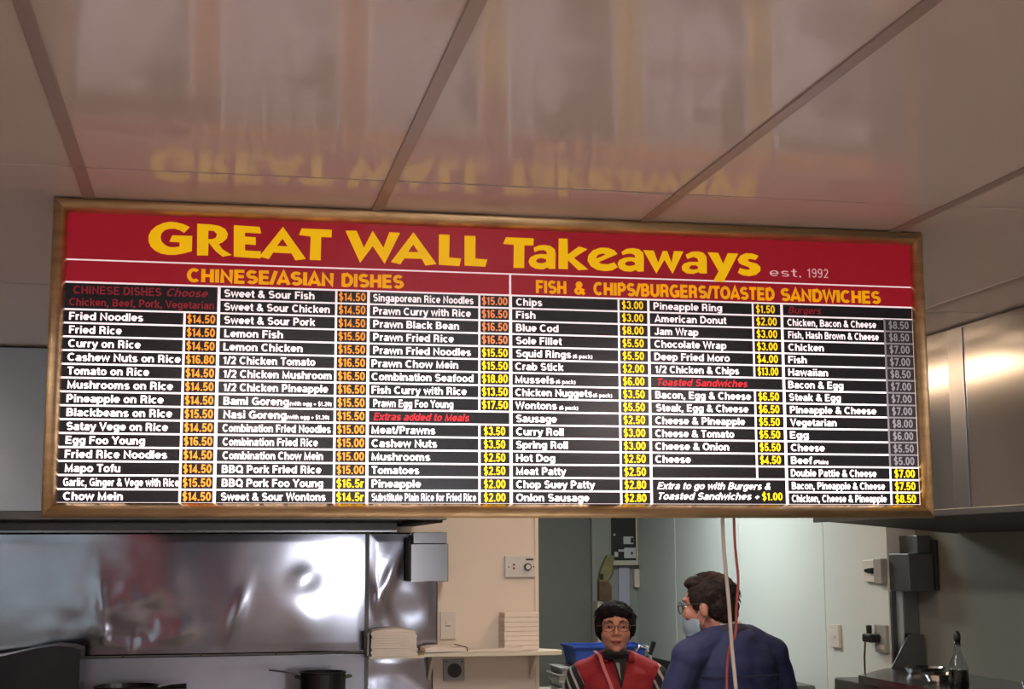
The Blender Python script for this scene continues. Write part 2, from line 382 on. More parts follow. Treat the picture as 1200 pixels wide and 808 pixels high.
e = empty('splashback', (-.4, 6.59, .95), 'large dented stainless splashback on the cream back wall', 'splashback')
DENTS[:] = [(.28, 1.45, .10, .13, .010, .5), (-.42, 1.42, .10, .10, .012, .2), (-.30, 1.33, .09, .05, -.008, .6), (-.18, 1.50, .07, .08, .007, 0),
            (.10, 1.46, .07, .12, .006, .3), (.42, 1.34, .06, .08, .006, .4), (.11, 1.37, .02, .075, .008, -.3), (-.455, 1.40, .016, .09, .007, .1), (-.44, 1.28, .012, .03, .005, 0), (.40, 1.52, .05, .04, .008, .5), (-.75, 1.5, .2, .2, .004, 0), (-.12, 1.30, .05, .03, .005, .4)]
sheet('splash_panel', -1.6, .668, 1.205, 1.722, 6.586, m_splash, e, amp=1.0, seed=2)
DENTS[:] = [(.78, 1.52, .05, .12, .006, .4), (.90, 1.45, .05, .06, .008, .3), (.83, 1.38, .08, .05, -.006, .2), (.94, 1.33, .04, .05, .005, 0), (.72, 1.42, .03, .12, .012, .4), (.76, 1.50, .02, .10, .010, -.4)]
sheet('splash_panel', .674, .985, 1.205, 1.722, 6.586, m_splash, e, amp=1.6, seed=9)
DENTS[:] = [(.2, 1.1, .3, .1, .002, 0)]
sheet('splash_panel', -1.6, .668, .90, 1.199, 6.588, mat('stainless_satin', (150, 148, 158), .34, metal=.95, noise_amt=.3, noise_scale=4), e, amp=.5, seed=5)
DENTS[:] = [(.8, 1.12, .06, .05, .006, 0), (.92, 1.15, .05, .04, -.004, .5)]
sheet('splash_panel', .674, .965, .90, 1.195, 6.586, m_splash, e, amp=1.6, seed=14)
obj('joint_strip', bx(.664, .678, 6.580, 6.584, .9, 1.72), m_steeld, e)
for k in range(6):
    bm = bmesh.new(); tube(bm, [(-1.0+k*.32, 6.578, 1.203), (-1.0+k*.32, 6.584, 1.203)], .005, 8); obj('screw', bm, m_steeld, e)

tag(obj('reflection_panel', bx(-1.02, -.53, -3.4995, -3.492, .8, 2.2), mat('reflection_red', (190, 40, 46), .5)), 'unseen red panel added on the front wall for the red patch mirrored in the splashback', 'reflection_panel')  # unseen panel, placed to give the splashback its red reflection
# ------------------------------------------------------------------ a plain bold grotesque drawn with strokes (cap height 1)
def _arc(cx, cy, rx, ry, a0, a1, n=9):
    return [(cx+rx*math.cos(math.radians(a0+(a1-a0)*k/n)), cy+ry*math.sin(math.radians(a0+(a1-a0)*k/n))) for k in range(n+1)]
_b, _t, _x, _l = .085, .915, .655, .13
G_ = {
'A': (.74, [[(.06, 0), (.37, .97), (.68, 0)], [(.17, .26), (.57, .26)]]),
'B': (.72, [[(_l, 0), (_l, 1)], [(_l, _t), (.38, _t)]+_arc(.38, .71, .17, .205, 90, -90)+[(_l, .505)], [(.38, .505)]+_arc(.40, .295, .20, .21, 90, -90)+[(_l, _b)]]),
'C': (.76, [_arc(.40, .5, .30, .415, 48, 312, 18)]),
'D': (.76, [[(_l, 0), (_l, 1)], [(_l, _t), (.33, _t)]+_arc(.33, .5, .32, .415, 90, -90, 14)+[(_l, _b)]]),
'E': (.66, [[(.60, _t), (_l, _t), (_l, _b), (.62, _b)], [(_l, .51), (.57, .51)]]),
'F': (.62, [[(.59, _t), (_l, _t), (_l, 0)], [(_l, .49), (.53, .49)]]),
'G': (.80, [_arc(.41, .5, .31, .415, 48, 318, 18)+[(.68, .2)], [(.42, .46), (.67, .46), (.67, .03)]]),
'H': (.76, [[(_l, 0), (_l, 1)], [(.63, 0), (.63, 1)], [(_l, .5), (.63, .5)]]),
'I': (.27, [[(_l, 0), (_l, 1)]]),
'J': (.57, [[(.43, 1), (.43, .27)]+_arc(.26, .27, .17, .19, 0, -175, 10)]),
'L': (.60, [[(_l, 1), (_l, _b), (.57, _b)]]),
'M': (.87, [[(_l, 0), (_l, .9), (.43, .12), (.73, .9), (.73, 0)]]),
'N': (.76, [[(_l, 0), (_l, .88), (.63, .12), (.63, 1)]]),
'O': (.80, [_arc(.40, .5, .30, .415, 0, 360, 24)]),
'P': (.70, [[(_l, 0), (_l, 1)], [(_l, _t), (.36, _t)]+_arc(.36, .67, .205, .245, 90, -90, 12)+[(_l, .425)]]),
'Q': (.80, [_arc(.40, .5, .30, .415, 0, 360, 24), [(.44, .28), (.74, -.02)]]),
'R': (.75, [[(_l, 0), (_l, 1)], [(_l, _t), (.38, _t)]+_arc(.38, .69, .19, .225, 90, -90, 12)+[(_l, .465)], [(.40, .46), (.54, .38), (.58, .0)]]),
'S': (.70, [_arc(.35, .70, .22, .215, 30, 250, 12)+_arc(.36, .30, .235, .215, 70, -150, 12)]),
'T': (.64, [[(.02, _t), (.62, _t)], [(.32, 1), (.32, 0)]]),
'U': (.76, [[(_l, 1), (_l, .33)]+_arc(.38, .33, .25, .245, 180, 360, 12)+[(.63, 1)]]),
'V': (.70, [[(.06, 1), (.35, .06), (.64, 1)]]),
'W': (.98, [[(.06, 1), (.26, .08), (.49, .95), (.72, .08), (.92, 1)]]),
'Y': (.70, [[(.05, 1), (.35, .44), (.65, 1)], [(.35, .48), (.35, 0)]]),
'a': (.59, [_arc(.29, .52, .18, .14, 160, 90, 5)+_arc(.31, .50, .16, .16, 90, 0, 5)+[(.47, .0)], [(.45, .42), (.24, .36)]+_arc(.23, .215, .14, .135, 100, 290, 8)+[(.45, .20)]]),
'b': (.64, [[(_l-.02, 0), (_l-.02, 1)], _arc(.34, .365, .20, .285, 0, 360, 16)]),
'c': (.58, [_arc(.31, .365, .215, .285, 48, 312, 12)]),
'd': (.64, [[(.53, 0), (.53, 1)], _arc(.30, .365, .20, .285, 0, 360, 16)]),
'e': (.60, [[(.11, .36), (.49, .36)]+_arc(.30, .375, .205, .28, 0, 318, 14)]),
'f': (.36, [[(.36, .92)]+_arc(.29, .80, .11, .12, 90, 180, 5)+[(.18, 0)], [(.02, _x), (.35, _x)]]),
'g': (.64, [[(.53, .73), (.53, -.0)]+_arc(.33, -.02, .20, .155, 0, -160, 8), _arc(.30, .38, .20, .27, 0, 360, 16)]),
'h': (.62, [[(_l-.02, 0), (_l-.02, 1)], [(_l-.02, .42)]+_arc(.31, .44, .19, .21, 160, 0, 9)+[(.50, 0)]]),
'i': (.25, [[(.12, 0), (.12, .73)], [(.12, .84), (.12, 1)]]),
'k': (.60, [[(.11, 0), (.11, 1)], [(.13, .27), (.52, .73)], [(.26, .42), (.53, 0)]]),
'l': (.25, [[(.12, 0), (.12, 1)]]),
'm': (.92, [[(.11, 0), (.11, .73)], [(.11, .42)]+_arc(.28, .46, .165, .19, 160, 0, 8)+[(.45, 0)], [(.45, .42)]+_arc(.62, .46, .165, .19, 160, 0, 8)+[(.79, 0)]]),
'n': (.62, [[(.11, 0), (.11, .73)], [(.11, .42)]+_arc(.31, .44, .19, .21, 160, 0, 9)+[(.50, 0)]]),
'o': (.62, [_arc(.31, .365, .215, .285, 0, 360, 18)]),
'p': (.64, [[(.11, -.27), (.11, .73)], _arc(.34, .365, .20, .285, 0, 360, 16)]),
'q': (.64, [[(.53, -.27), (.53, .73)], _arc(.30, .365, .20, .285, 0, 360, 16)]),
'r': (.41, [[(.11, 0), (.11, .73)], [(.11, .4)]+_arc(.31, .46, .18, .19, 165, 88, 5)+[(.37, .655)]]),
's': (.56, [_arc(.28, .505, .165, .145, 25, 250, 9)+_arc(.28, .215, .175, .145, 70, -155, 9)]),
't': (.36, [[(.18, .93), (.18, .22)]+_arc(.28, .20, .10, .12, 180, 280, 5)+[(.36, .085)], [(.02, _x), (.34, _x)]]),
'u': (.62, [[(.51, .73), (.51, 0)], [(.11, .73), (.11, .28)]+_arc(.30, .28, .19, .20, 180, 340, 9)+[(.51, .3)]]),
'v': (.57, [[(.05, .73), (.285, .05), (.52, .73)]]),
'w': (.82, [[(.05, .73), (.22, .07), (.41, .68), (.60, .07), (.77, .73)]]),
'x': (.56, [[(.04, 0), (.52, .73)], [(.04, .73), (.52, 0)]]),
'y': (.58, [[(.05, .73), (.29, .06)], [(.53, .73), (.27, -.08), (.19, -.19), (.05, -.19)]]),
'0': (.60, [_arc(.30, .5, .20, .415, 0, 360, 20)]),
'1': (.42, [[(.25, 0), (.25, .95)], [(.04, .76), (.24, .80)]]),
'2': (.60, [_arc(.30, .69, .19, .225, 165, -35, 11)+[(.13, _b), (.53, _b)]]),
'3': (.60, [_arc(.28, .70, .18, .215, 160, -80, 11), _arc(.28, .295, .20, .21, 85, -165, 12)]),
'4': (.60, [[(.55, .25), (.08, .25), (.39, .88), (.39, 0)]]),
'5': (.60, [[(.51, .9), (.17, .9), (.13, .5)]+_arc(.29, .32, .20, .235, 125, -155, 13)]),
'6': (.60, [_arc(.31, .65, .20, .265, 35, 180, 8)+[(.105, .32)], _arc(.30, .30, .195, .215, 0, 360, 16)]),
'7': (.56, [[(.04, .9), (.49, .9), (.20, 0)]]),
'8': (.60, [_arc(.30, .705, .17, .205, 0, 360, 16), _arc(.30, .295, .20, .21, 0, 360, 16)]),
'9': (.60, [_arc(.30, .69, .195, .225, 0, 360, 16), [(.495, .68)]+_arc(.29, .35, .205, .265, 0, -145, 8)]),
'$': (.60, [_arc(.30, .68, .18, .18, 30, 250, 9)+_arc(.30, .30, .19, .19, 70, -150, 9), [(.30, -.10), (.30, 1.10)]]),
'.': (.27, [[(.13, 0), (.13, .17)]]),
',': (.27, [[(.13, .17), (.13, .02), (.08, -.16)]]),
'/': (.36, [[(.04, -.02), (.32, 1.02)]]),
'&': (.76, [[(.70, .0), (.24, .66)]+_arc(.335, .76, .125, .145, 200, -20, 9)+[(.40, .60), (.18, .42)]+_arc(.29, .265, .185, .18, 140, 290, 8)+[(.55, .20), (.62, .45)]]),
'+': (.62, [[(.31, .12), (.31, .62)], [(.06, .37), (.56, .37)]]),
'(': (.36, [_arc(.42, .38, .27, .62, 130, 230, 7)]),
')': (.36, [_arc(-.06, .38, .27, .62, 50, -50, 7)]),
' ': (.28, []),
}
def stroke_text(s, w, shear):
    vs = []; fs = []; x = 0
    for ch in s:
        adv, strokes = G_[ch]
        for P in strokes:
            closed = len(P) > 12 and abs(P[0][0]-P[-1][0]) < 1e-6 and abs(P[0][1]-P[-1][1]) < 1e-6
            n = len(P); base = len(vs)
            for i, p in enumerate(P):
                a = P[i-1] if i > 0 else (P[-2] if closed else None)
                c = P[i+1] if i < n-1 else (P[1] if closed else None)
                d1 = None if a is None else Vector((p[0]-a[0], p[1]-a[1])).normalized()
                d2 = None if c is None else Vector((c[0]-p[0], c[1]-p[1])).normalized()
                if d1 is None: d1 = d2
                if d2 is None: d2 = d1
                n1 = Vector((-d1.y, d1.x)); n2 = Vector((-d2.y, d2.x)); m = n1+n2
                m = m.normalized() if m.length > .05 else n1
                k = min(1/max(m.dot(n1), .42), 2.0)*w/2
                for sg in (1, -1):
                    X = x+p[0]+m.x*k*sg; Y = p[1]+m.y*k*sg
                    vs.append((X+shear*Y, Y))
            for i in range(n-1):
                q = base+2*i
                fs.append((q, q+1, q+3, q+2))
        x += adv+.035
    return vs, fs
# ------------------------------------------------------------------ the light box menu board
SXL, SXR, SY, SZT, SZB = -.35576, 1.67545, 3.247, 2.3985, 1.70815
SW, SH = SXR-SXL, SZT-SZB
def SX(u): return SXL+u*SW
def SZ(v): return SZT-v*SH
b_white = backlit('print_white', (255, 238, 240), 1.55)
b_pink = backlit('print_rule_pale', (255, 205, 210), 1.0)
b_red = backlit('print_red', (192, 22, 46), .62)
b_yel = backlit('print_yellow', (255, 196, 0), 1.4)
b_yel2 = backlit('print_price_yellow', (255, 205, 22), 1.5)
b_ora = backlit('print_price_orange', (255, 156, 48), 1.15)
b_sal = backlit('print_price_salmon', (240, 138, 84), 1.3)
b_redt = backlit('print_heading_red', (226, 40, 52), .95)
b_redd = backlit('print_heading_dark_red', (150, 30, 44), .85)
b_grey = backlit('print_price_grey', (150, 144, 148), .8)
b_blk = backlit('print_black', (34, 30, 34), .55, rough=.22)
b_blkc = backlit('print_black_grey_price', (62, 56, 60), .5, rough=.22)
b_shad = backlit('print_title_edge', (120, 8, 20), .6)
board = empty('menu_board', ((SXL+SXR)/2, SY+.06, SZB), 'wide backlit takeaway menu board in a gold frame hanging under the ceiling', 'sign')
# case behind
obj('case', bx(SXL+.012, SXR-.012, SY+.026, SY+.13, SZB+.012, SZT-.002, .003), m_backbox, board)
FY = SY+.018                     # plane of the diffuser
obj('diffuser', bx(SXL+.02, SXR-.02, FY, FY+.007, SZB+.02, SZT-.02), b_white, board)
# frame rails, mitred, rounded section
prof = [(0, .026), (0, .012), (.003, .004), (.009, 0), (.017, -.003), (.024, 0), (.029, .006), (.0315, .014), (.0315, .026)]
corners = [(SXL, SZB), (SXR, SZB), (SXR, SZT), (SXL, SZT)]
for k in range(4):
    (xa, za), (xb, zb) = corners[k], corners[(k+1) % 4]
    d = Vector((xb-xa, 0, zb-za)).normalized(); inn = Vector((-d.z, 0, d.x))
    bm = bmesh.new(); A = []; B = []
    for (s, dep) in prof:
        a = Vector((xa, SY+dep, za))+inn*s+d*(s+.0003); b = Vector((xb, SY+dep, zb))+inn*s-d*(s+.0003)
        A.append(bm.verts.new(a)); B.append(bm.verts.new(b))
    n = len(prof)
    for i in range(n): bm.faces.new((A[i], A[(i+1) % n], B[(i+1) % n], B[i]))
    bm.faces.new(A); bm.faces.new(B[::-1]); bmesh.ops.recalc_face_normals(bm, faces=bm.faces)
    o = obj('frame_rail', bm, m_gold, board)
    for p in o.data.polygons:
        p.use_smooth = len(p.vertices) == 4

# -- text: every string once as a font curve, one evaluation, then fitted meshes
REQ = {}
def text_key(s, off=.0, shear=0): REQ.setdefault((s, off, shear), None); return (s, off, shear)
JOBS = []   # (key, x0, x1, zbase, capheight, y, mat, parent, name)
def lettering(s, u0, u1, vbase, caph, mat_, parent, off=.012, shear=0, y=None, name='lettering', join=None):
    JOBS.append((text_key(s, off, shear), SX(u0), SX(u1), SZ(vbase), caph, y, mat_, parent))
def flush_text():
    for k in REQ: REQ[k] = stroke_text(k[0], .155+k[1]*1.6, k[2])
    # cap height reference
    for (k, x0, x1, zb, ch, y, m_, par) in JOBS:
        vs, fs = REQ[k]
        xs = [v[0] for v in vs]; a, b = min(xs), max(xs)
        sx = (x1-x0)/(b-a); sz = ch/CAP
        org = ((x0+x1)/2, y, zb)
        me = bpy.data.meshes.new('lettering')
        me.from_pydata([((vx-a)*sx+x0-org[0], 0, vy*sz) for vx, vy in vs], [], fs)
        me.update(); me.materials.append(m_)
        place('lettering', me, par, org)
    JOBS.clear()
CAP = 1.0
# -- header panels
V0, V1, V2, VP = .045, .1965, .2675, .04305
UL, UR, UM = .0155, .9845, .4970
def panel(name, u0, u1, v0, v1, m_, y0=None, t=.0016):
    y0 = FY-t if y0 is None else y0
    return obj(name, bx(SX(u0), SX(u1), y0, FY-.0003, SZ(v1), SZ(v0)), m_, board)
title = panel('title_panel', UL, UR, V0-.004, V1-.0035, b_red)
hl = panel('heading_panel', UL, UM-.0012, V1+.0015, V2-.003, b_red)
hr = panel('heading_panel', UM+.0012, UR, V1+.0015, V2-.003, b_red)
YT = FY-.0022
# title lettering traced as flat print with its dark red edge
def title_curves(off, y, m_, nm):
    cu = bpy.data.curves.new('t', 'CURVE'); cu.dimensions = '2D'; cu.fill_mode = 'BOTH'; cu.resolution_u = 1; cu.offset = off
    for gi, g in enumerate(TITLE):
        for poly in g:
            sp = cu.splines.new('POLY'); sp.points.add(len(poly)-1); sp.use_cyclic_u = True
            for p, (u_, v_) in zip(sp.points, poly):
                p.co = (SX(u_), SZ(v_), 0, 1)
    o = bpy.data.objects.new('t', cu); COL.objects.link(o)
    bpy.context.view_layer.update(); dg = bpy.context.evaluated_depsgraph_get()
    me = o.evaluated_get(dg).to_mesh()
    org = (SX(.43), y, SZ(.165))
    m2 = bpy.data.meshes.new(nm)
    m2.from_pydata([(v.co.x-org[0], 0, v.co.y-org[2]) for v in me.vertices], [], [tuple(p.vertices) for p in me.polygons])
    m2.materials.append(m_)
    bpy.data.objects.remove(o); bpy.data.curves.remove(cu)
    return place(nm, m2, title, org)
title_curves(.0, YT-.0006, b_yel, 'title_lettering')
def H(v): return v*SH
lettering('est.', .8065, .8455, .1735, H(.031), b_pink, title, off=-.035, y=YT)
lettering('1992', .8535, .8795, .1735, H(.034), b_pink, title, off=-.035, y=YT)
# sub headings: one mesh per word so that the spacing stays true
def words(lst, vb, ch, m_, par, off=.05):
    for s, a, b in lst: lettering(s, a, b, vb, ch, m_, par, off=off, y=YT)
words([('CHINESE/ASIAN', .1410, .2990), ('DISHES', .3075, .3765)], .2555, H(.043), backlit('print_heading_amber', (255, 176, 0), 1.3), hl)
words([('FISH', .5265, .5620), ('&', .5710, .5845), ('CHIPS/BURGERS/TOASTED', .5935, .8120), ('SANDWICHES', .8195, .9450)], .2570, H(.043), bpy.data.materials['print_heading_amber'], hr)

NAMES = {
1: [("Fried Noodles",.0204,.0968,'14.50'),("Fried Rice",.0209,.0751,'14.50'),("Curry on Rice",.0206,.095,'14.50'),("Cashew Nuts on Rice",.0203,.1371,'16.80'),("Tomato on Rice",.0208,.1047,'14.50'),("Mushrooms on Rice",.0213,.1299,'14.50'),("Pineapple on Rice",.021,.1205,'14.50'),("Blackbeans on Rice",.0215,.1298,'15.50'),("Satay Vege on Rice",.0221,.1258,'14.50'),("Egg Foo Young",.0217,.1025,'16.50'),("Fried Rice Noodles",.0214,.1257,'14.50'),("Mapo Tofu",.022,.0781,'14.50'),("Garlic, Ginger & Vege with Rice",.0208,.1388,'15.50'),("Chow Mein",.0213,.0816,'14.50')],
2: [("Sweet & Sour Fish",.1811,.2782,'14.50'),("Sweet & Sour Chicken",.1814,.2951,'14.50'),("Sweet & Sour Pork",.1817,.2795,'14.50'),("Lemon Fish",.1821,.2448,'15.50'),("Lemon Chicken",.1815,.2662,'15.50'),("1/2 Chicken Tomato",.1818,.2802,'16.50'),("1/2 Chicken Mushroom",.1822,.2979,'16.50'),("1/2 Chicken Pineapple",.1825,.2944,'16.50'),("Bami Goreng",.1829,.2525,'15.50',"(with egg + $1.20)",.2534,.2983),("Nasi Goreng",.1832,.25,'15.50',"(with egg + $1.20)",.2509,.2958),("Combination Fried Noodles",.1826,.2978,'15.00'),("Combination Fried Rice",.183,.2842,'15.00'),("Combination Chow Mein",.1833,.2899,'15.00'),("BBQ Pork Fried Rice",.1828,.2883,'15.00'),("BBQ Pork Foo Young",.1831,.2904,'16.5r'),("Sweet & Sour Wontons",.1826,.2933,'14.5r')],
3: [("Singaporean Rice Noodles",.3426,.455,'15.00'),("Prawn Curry with Rice",.3427,.4521,'16.50'),("Prawn Black Bean",.3429,.4387,'16.50'),("Prawn Fried Rice",.343,.4329,'16.50'),("Prawn Fried Noodles",.3431,.4521,'15.50'),("Prawn Chow Mein",.3414,.4378,'15.50'),("Combination Seafood",.3416,.455,'18.80'),("Fish Curry with Rice",.3417,.4474,'13.50'),("Prawn Egg Foo Young",.3437,.4322,'17.50'),("Extras added to Meals",.3439,.4503,None),("Meat/Prawns",.3421,.4124,'3.50'),("Cashew Nuts",.3423,.4143,'3.50'),("Mushrooms",.3424,.4068,'2.50'),("Tomatoes",.3426,.3947,'2.50'),("Pineapple",.3427,.3967,'2.00'),("Substitute Plain Rice for Fried Rice",.3429,.4579,'2.00')],
4: [("Chips",.5035,.5338,'3.00'),("Fish",.5034,.5259,'3.00'),("Blue Cod",.5034,.5523,'8.00'),("Sole Fillet",.5033,.5561,'5.50'),("Squid Rings",.5033,.5668,'5.50',"(6 pack)",.5688,.5915),("Crab Stick",.5023,.5579,'2.00'),("Mussels",.5022,.547,'6.00',"(6 pack)",.5489,.5715),("Chicken Nuggets",.5022,.5911,'3.50',"(6 pack)",.592,.6138),("Wontons",.5021,.5497,'5.50',"(6 pack)",.5526,.5742),("Sausage",.503,.5496,'2.50'),("Curry Roll",.503,.5573,'3.00'),("Spring Roll",.5029,.562,'3.00'),("Hot Dog",.5029,.5473,'2.50'),("Meat Patty",.5028,.5598,'2.50'),("Chop Suey Patty",.5028,.5929,'2.80'),("Onion Sausage",.5027,.5859,'2.80')],
5: [("Pineapple Ring",.6644,.7471,'1.50'),("American Donut",.6652,.7519,'2.00'),("Jam Wrap",.6649,.7177,'3.00'),("Chocolate Wrap",.6647,.7512,'3.00'),("Deep Fried Moro",.6644,.7549,'4.00'),("1/2 Chicken & Chips",.6652,.7658,'13.00'),("Toasted Sandwiches",.6679,.7758,None),("Bacon, Egg & Cheese",.6647,.7795,'6.50'),("Steak, Egg & Cheese",.6654,.776,'6.50'),("Cheese & Pineapple",.6642,.7715,'5.50'),("Cheese & Tomato",.6639,.7579,'5.50'),("Cheese & Onion",.6637,.7514,'5.50'),("Cheese",.6634,.7055,'4.50'),("",0,0,'')],
6: [("Burgers",.8281,.8692,None),("Chicken, Bacon & Cheese",.8266,.9379,'8.50'),("Fish, Hash Brown & Cheese",.8272,.9405,'8.50'),("Chicken",.8268,.8709,'7.00'),("Fish",.8263,.8493,'7.00'),("Hawaiian",.8259,.8751,'8.50'),("Bacon & Egg",.8254,.8936,'7.00'),("Steak & Egg",.826,.8899,'7.00'),("Pineapple & Cheese",.8266,.9338,'7.00'),("Vegetarian",.8262,.8836,'8.00'),("Egg",.8257,.8486,'6.00'),("Cheese",.8263,.8679,'5.50'),("Beef",.8259,.8518,'5.00',"(Plain)",.8539,.8716),("Double Pattie & Cheese",.8254,.931,'7.00'),("Bacon, Pineapple & Cheese",.826,.941,'7.50'),("Chicken, Cheese & Pineapple",.8256,.9425,'8.50')],
}
CU = {1: (.0155, .1398, .1740), 2: (.1772, .3020, .3360), 3: (.3390, .4617, .4955), 4: (.4990, .6231, .6570), 5: (.6600, .7846, .8185), 6: (.8220, .9487, .9840)}
GAP = .0038
CAPH = H(.0245)
def strip(u0, u1, i, rows, m_, nm):
    v0 = V2+i*VP; v1 = v0+rows*VP
    return panel(nm, u0, u1, v0+GAP*.75, v1-GAP*.75, m_)
def base(i): return V2+i*VP+.0335
obj('price_backing', bx(SX(.9475), SX(.9842), FY-.0009, FY-.0002, SZ(V2+13*VP-.001), SZ(V2+VP)), backlit('print_rule_grey', (150, 142, 146), .75), board)
hd = strip(CU[1][0], CU[1][2], 0, 2, b_blk, 'heading_strip')
lettering('CHINESE DISHES', .0238, .1150, .3045, H(.026), b_redd, hd, y=YT)
lettering('Choose', .1205, .1638, .3045, H(.026), b_redd, hd, shear=.25, y=YT)
lettering('Chicken, Beef, Pork, Vegetarian', .0199, .1706, .3420, H(.024), b_redd, hd, y=YT)
for c, rows in NAMES.items():
    u0, up, u1 = CU[c]
    off = 2 if c == 1 else 0
    for k, r in enumerate(rows):
        i = k+off
        if r[3] is None:
            s = strip(u0, u1, i, 1, b_blk, 'heading_strip')
            lettering(r[0], r[1], r[2], base(i), CAPH, b_redd if c == 6 else b_redt, s, shear=.22, y=YT)
            continue
        s = strip(u0, up-.0012, i, 1, b_blk, 'menu_strip')
        grey = c == 6 and i < 13
        if grey: p = strip(up+.0012, u1, i, 1, b_blkc, 'price_strip')
        else: p = strip(up+.0012, u1, i, 1, b_blk, 'price_strip')
        if not r[0]: continue
        nm = r[0]
        lettering(nm, r[1], r[2], base(i), CAPH, b_white, s, off=.022 if len(nm) < 30 else .012, y=YT)
        if len(r) > 4: lettering(r[4], r[5], r[6], base(i), CAPH*.55, b_white, s, off=.01, y=YT)
        if c in (1, 2): mp = b_ora if i < 14 or c == 1 else b_yel2
        elif c == 3: mp = b_sal if i < 4 else b_yel2
        elif c in (4, 5): mp = b_yel2
        else: mp = b_grey if grey else b_yel2
        pu0 = up+.0028; pu1 = u1-.0018
        if c in (4, 5) or (c == 3 and len(r[3]) == 4): pu0 += .001; pu1 -= .003
        if len(r[3]) == 4 and c == 3: pu0 += .001
        if c == 5 and i == 0: pu1 -= .002
        if c == 6: pu0 += .002; pu1 -= .003
        lettering('$'+r[3], pu0, pu1, base(i)+.001, CAPH*1.12, mp, p, off=.014, y=YT)
ex = strip(CU[5][0], CU[5][2], 14, 2, b_blk, 'menu_strip')
lettering('Extra to go with Burgers &', .6649, .8002, .9055, H(.0235), b_white, ex, shear=.25, y=YT)
lettering('Toasted Sandwiches +', .6667, .7866, .9395, H(.0235), b_white, ex, shear=.25, y=YT)
lettering('$1.00', .7897, .8143, .9410, H(.026), b_yel2, ex, y=YT)
obj('bottom_strip', bx(SX(.016), SX(.66), FY-.0012, FY-.0003, SZB+.026, SZ(.9605)), b_blk, board)
obj('bottom_strip', bx(SX(.66), SX(.822), FY-.0012, FY-.0003, SZB+.026, SZ(.9555)), b_blk, board)
flush_text()
# ------------------------------------------------------------------ small fixed things
def plate_box(name, x0, x1, y, z0, z1, m_, label, cat, depth=.012):
    e = empty(name, ((x0+x1)/2, y, z0), label, cat)
    obj('cover_plate', bx(x0, x1, y-depth, y-.0005, z0, z1, .003), m_, e)
    return e
# timer on the cream wall
e = plate_box('timer_switch', 1.290, 1.428, 6.6, 1.522, 1.617, m_platew, 'white timer switch plate with a round dial on the cream wall', 'switch', .018)
bm = bmesh.new(); tube(bm, [(1.392, 6.5815, 1.568), (1.392, 6.566, 1.568)], .0165, 20); obj('dial', bm, m_black, e)
bm = bmesh.new(); tube(bm, [(1.392, 6.5655, 1.568), (1.392, 6.560, 1.568)], .011, 20); obj('dial_cap', bm, m_platew, e)
for dz in (-.008, .008):
    bm = bmesh.new(); tube(bm, [(1.330, 6.5815, 1.570+dz), (1.330, 6.578, 1.570+dz)], .0055, 10); obj('indicator', bm, mat('indicator_red', (150, 80, 66), .4), e)
for xx in (1.306, 1.42):
    bm = bmesh.new(); tube(bm, [(xx, 6.5815, 1.568), (xx, 6.5795, 1.568)], .0032, 8); obj('screw', bm, m_black, e)
obj('print_mark', bx(1.385, 1.42, 6.5808, 6.5815, 1.597, 1.6045), m_black, e)
# blank switch
e = plate_box('wall_switch', .998, 1.068, 6.6, 1.252, 1.374, m_plate, 'cream upright light switch beside the right edge of the splashback', 'switch')
obj('rocker', bx(1.022, 1.044, 6.582, 6.5875, 1.312, 1.328, .002), m_plate, e)
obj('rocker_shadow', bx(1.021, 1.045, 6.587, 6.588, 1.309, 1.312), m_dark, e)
# heavy round socket
e = plate_box('power_socket', 1.012, 1.106, 6.6, 1.072, 1.166, m_plateg, 'grey square power outlet with a black round face under the shelf', 'socket', .02)
bm = bmesh.new(); tube(bm, [(1.059, 6.5795, 1.118), (1.059, 6.566, 1.118)], .031, 24); obj('socket_face', bm, m_black, e)
bm = bmesh.new(); tube(bm, [(1.059, 6.5655, 1.118), (1.059, 6.563, 1.118)], .022, 20); obj('socket_core', bm, mat('black_rubber', (36, 36, 40), .6), e)
for xx in (1.024, 1.094):
    bm = bmesh.new(); tube(bm, [(xx, 6.5795, 1.156), (xx, 6.577, 1.156)], .004, 8); obj('screw', bm, m_black, e)
# stainless box under the hood, left and right
def duct_box(x0, x1, y0, y1, z0, z1, ztop, xt0, xt1, label, m_):
    e = empty('steel_box', ((x0+x1)/2, (y0+y1)/2, z0), label, 'box')
    obj('body', bx(x0, x1, y0, y1, z0, z1, .003), m_, e)
    obj('neck', bx(xt0, xt1, y0+.02, y1, z1+.0005, ztop, .002), m_, e)
    return e
e = duct_box(.846, 1.012, 6.45, 6.568, 1.508, 1.672, 1.722, .86, 1.008, 'stainless box on the wall at the left hood end', m_steel)
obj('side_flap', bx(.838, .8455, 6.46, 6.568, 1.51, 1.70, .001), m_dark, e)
e = duct_box(3.005, 3.125, 6.10, 6.295, 1.455, 1.62, 1.70, 3.06, 3.125, 'dull steel box on the wall at the right hood end', m_steeld)
obj('side_flap', bx(3.126, 3.138, 6.08, 6.29, 1.46, 1.68, .001), m_dark, e)
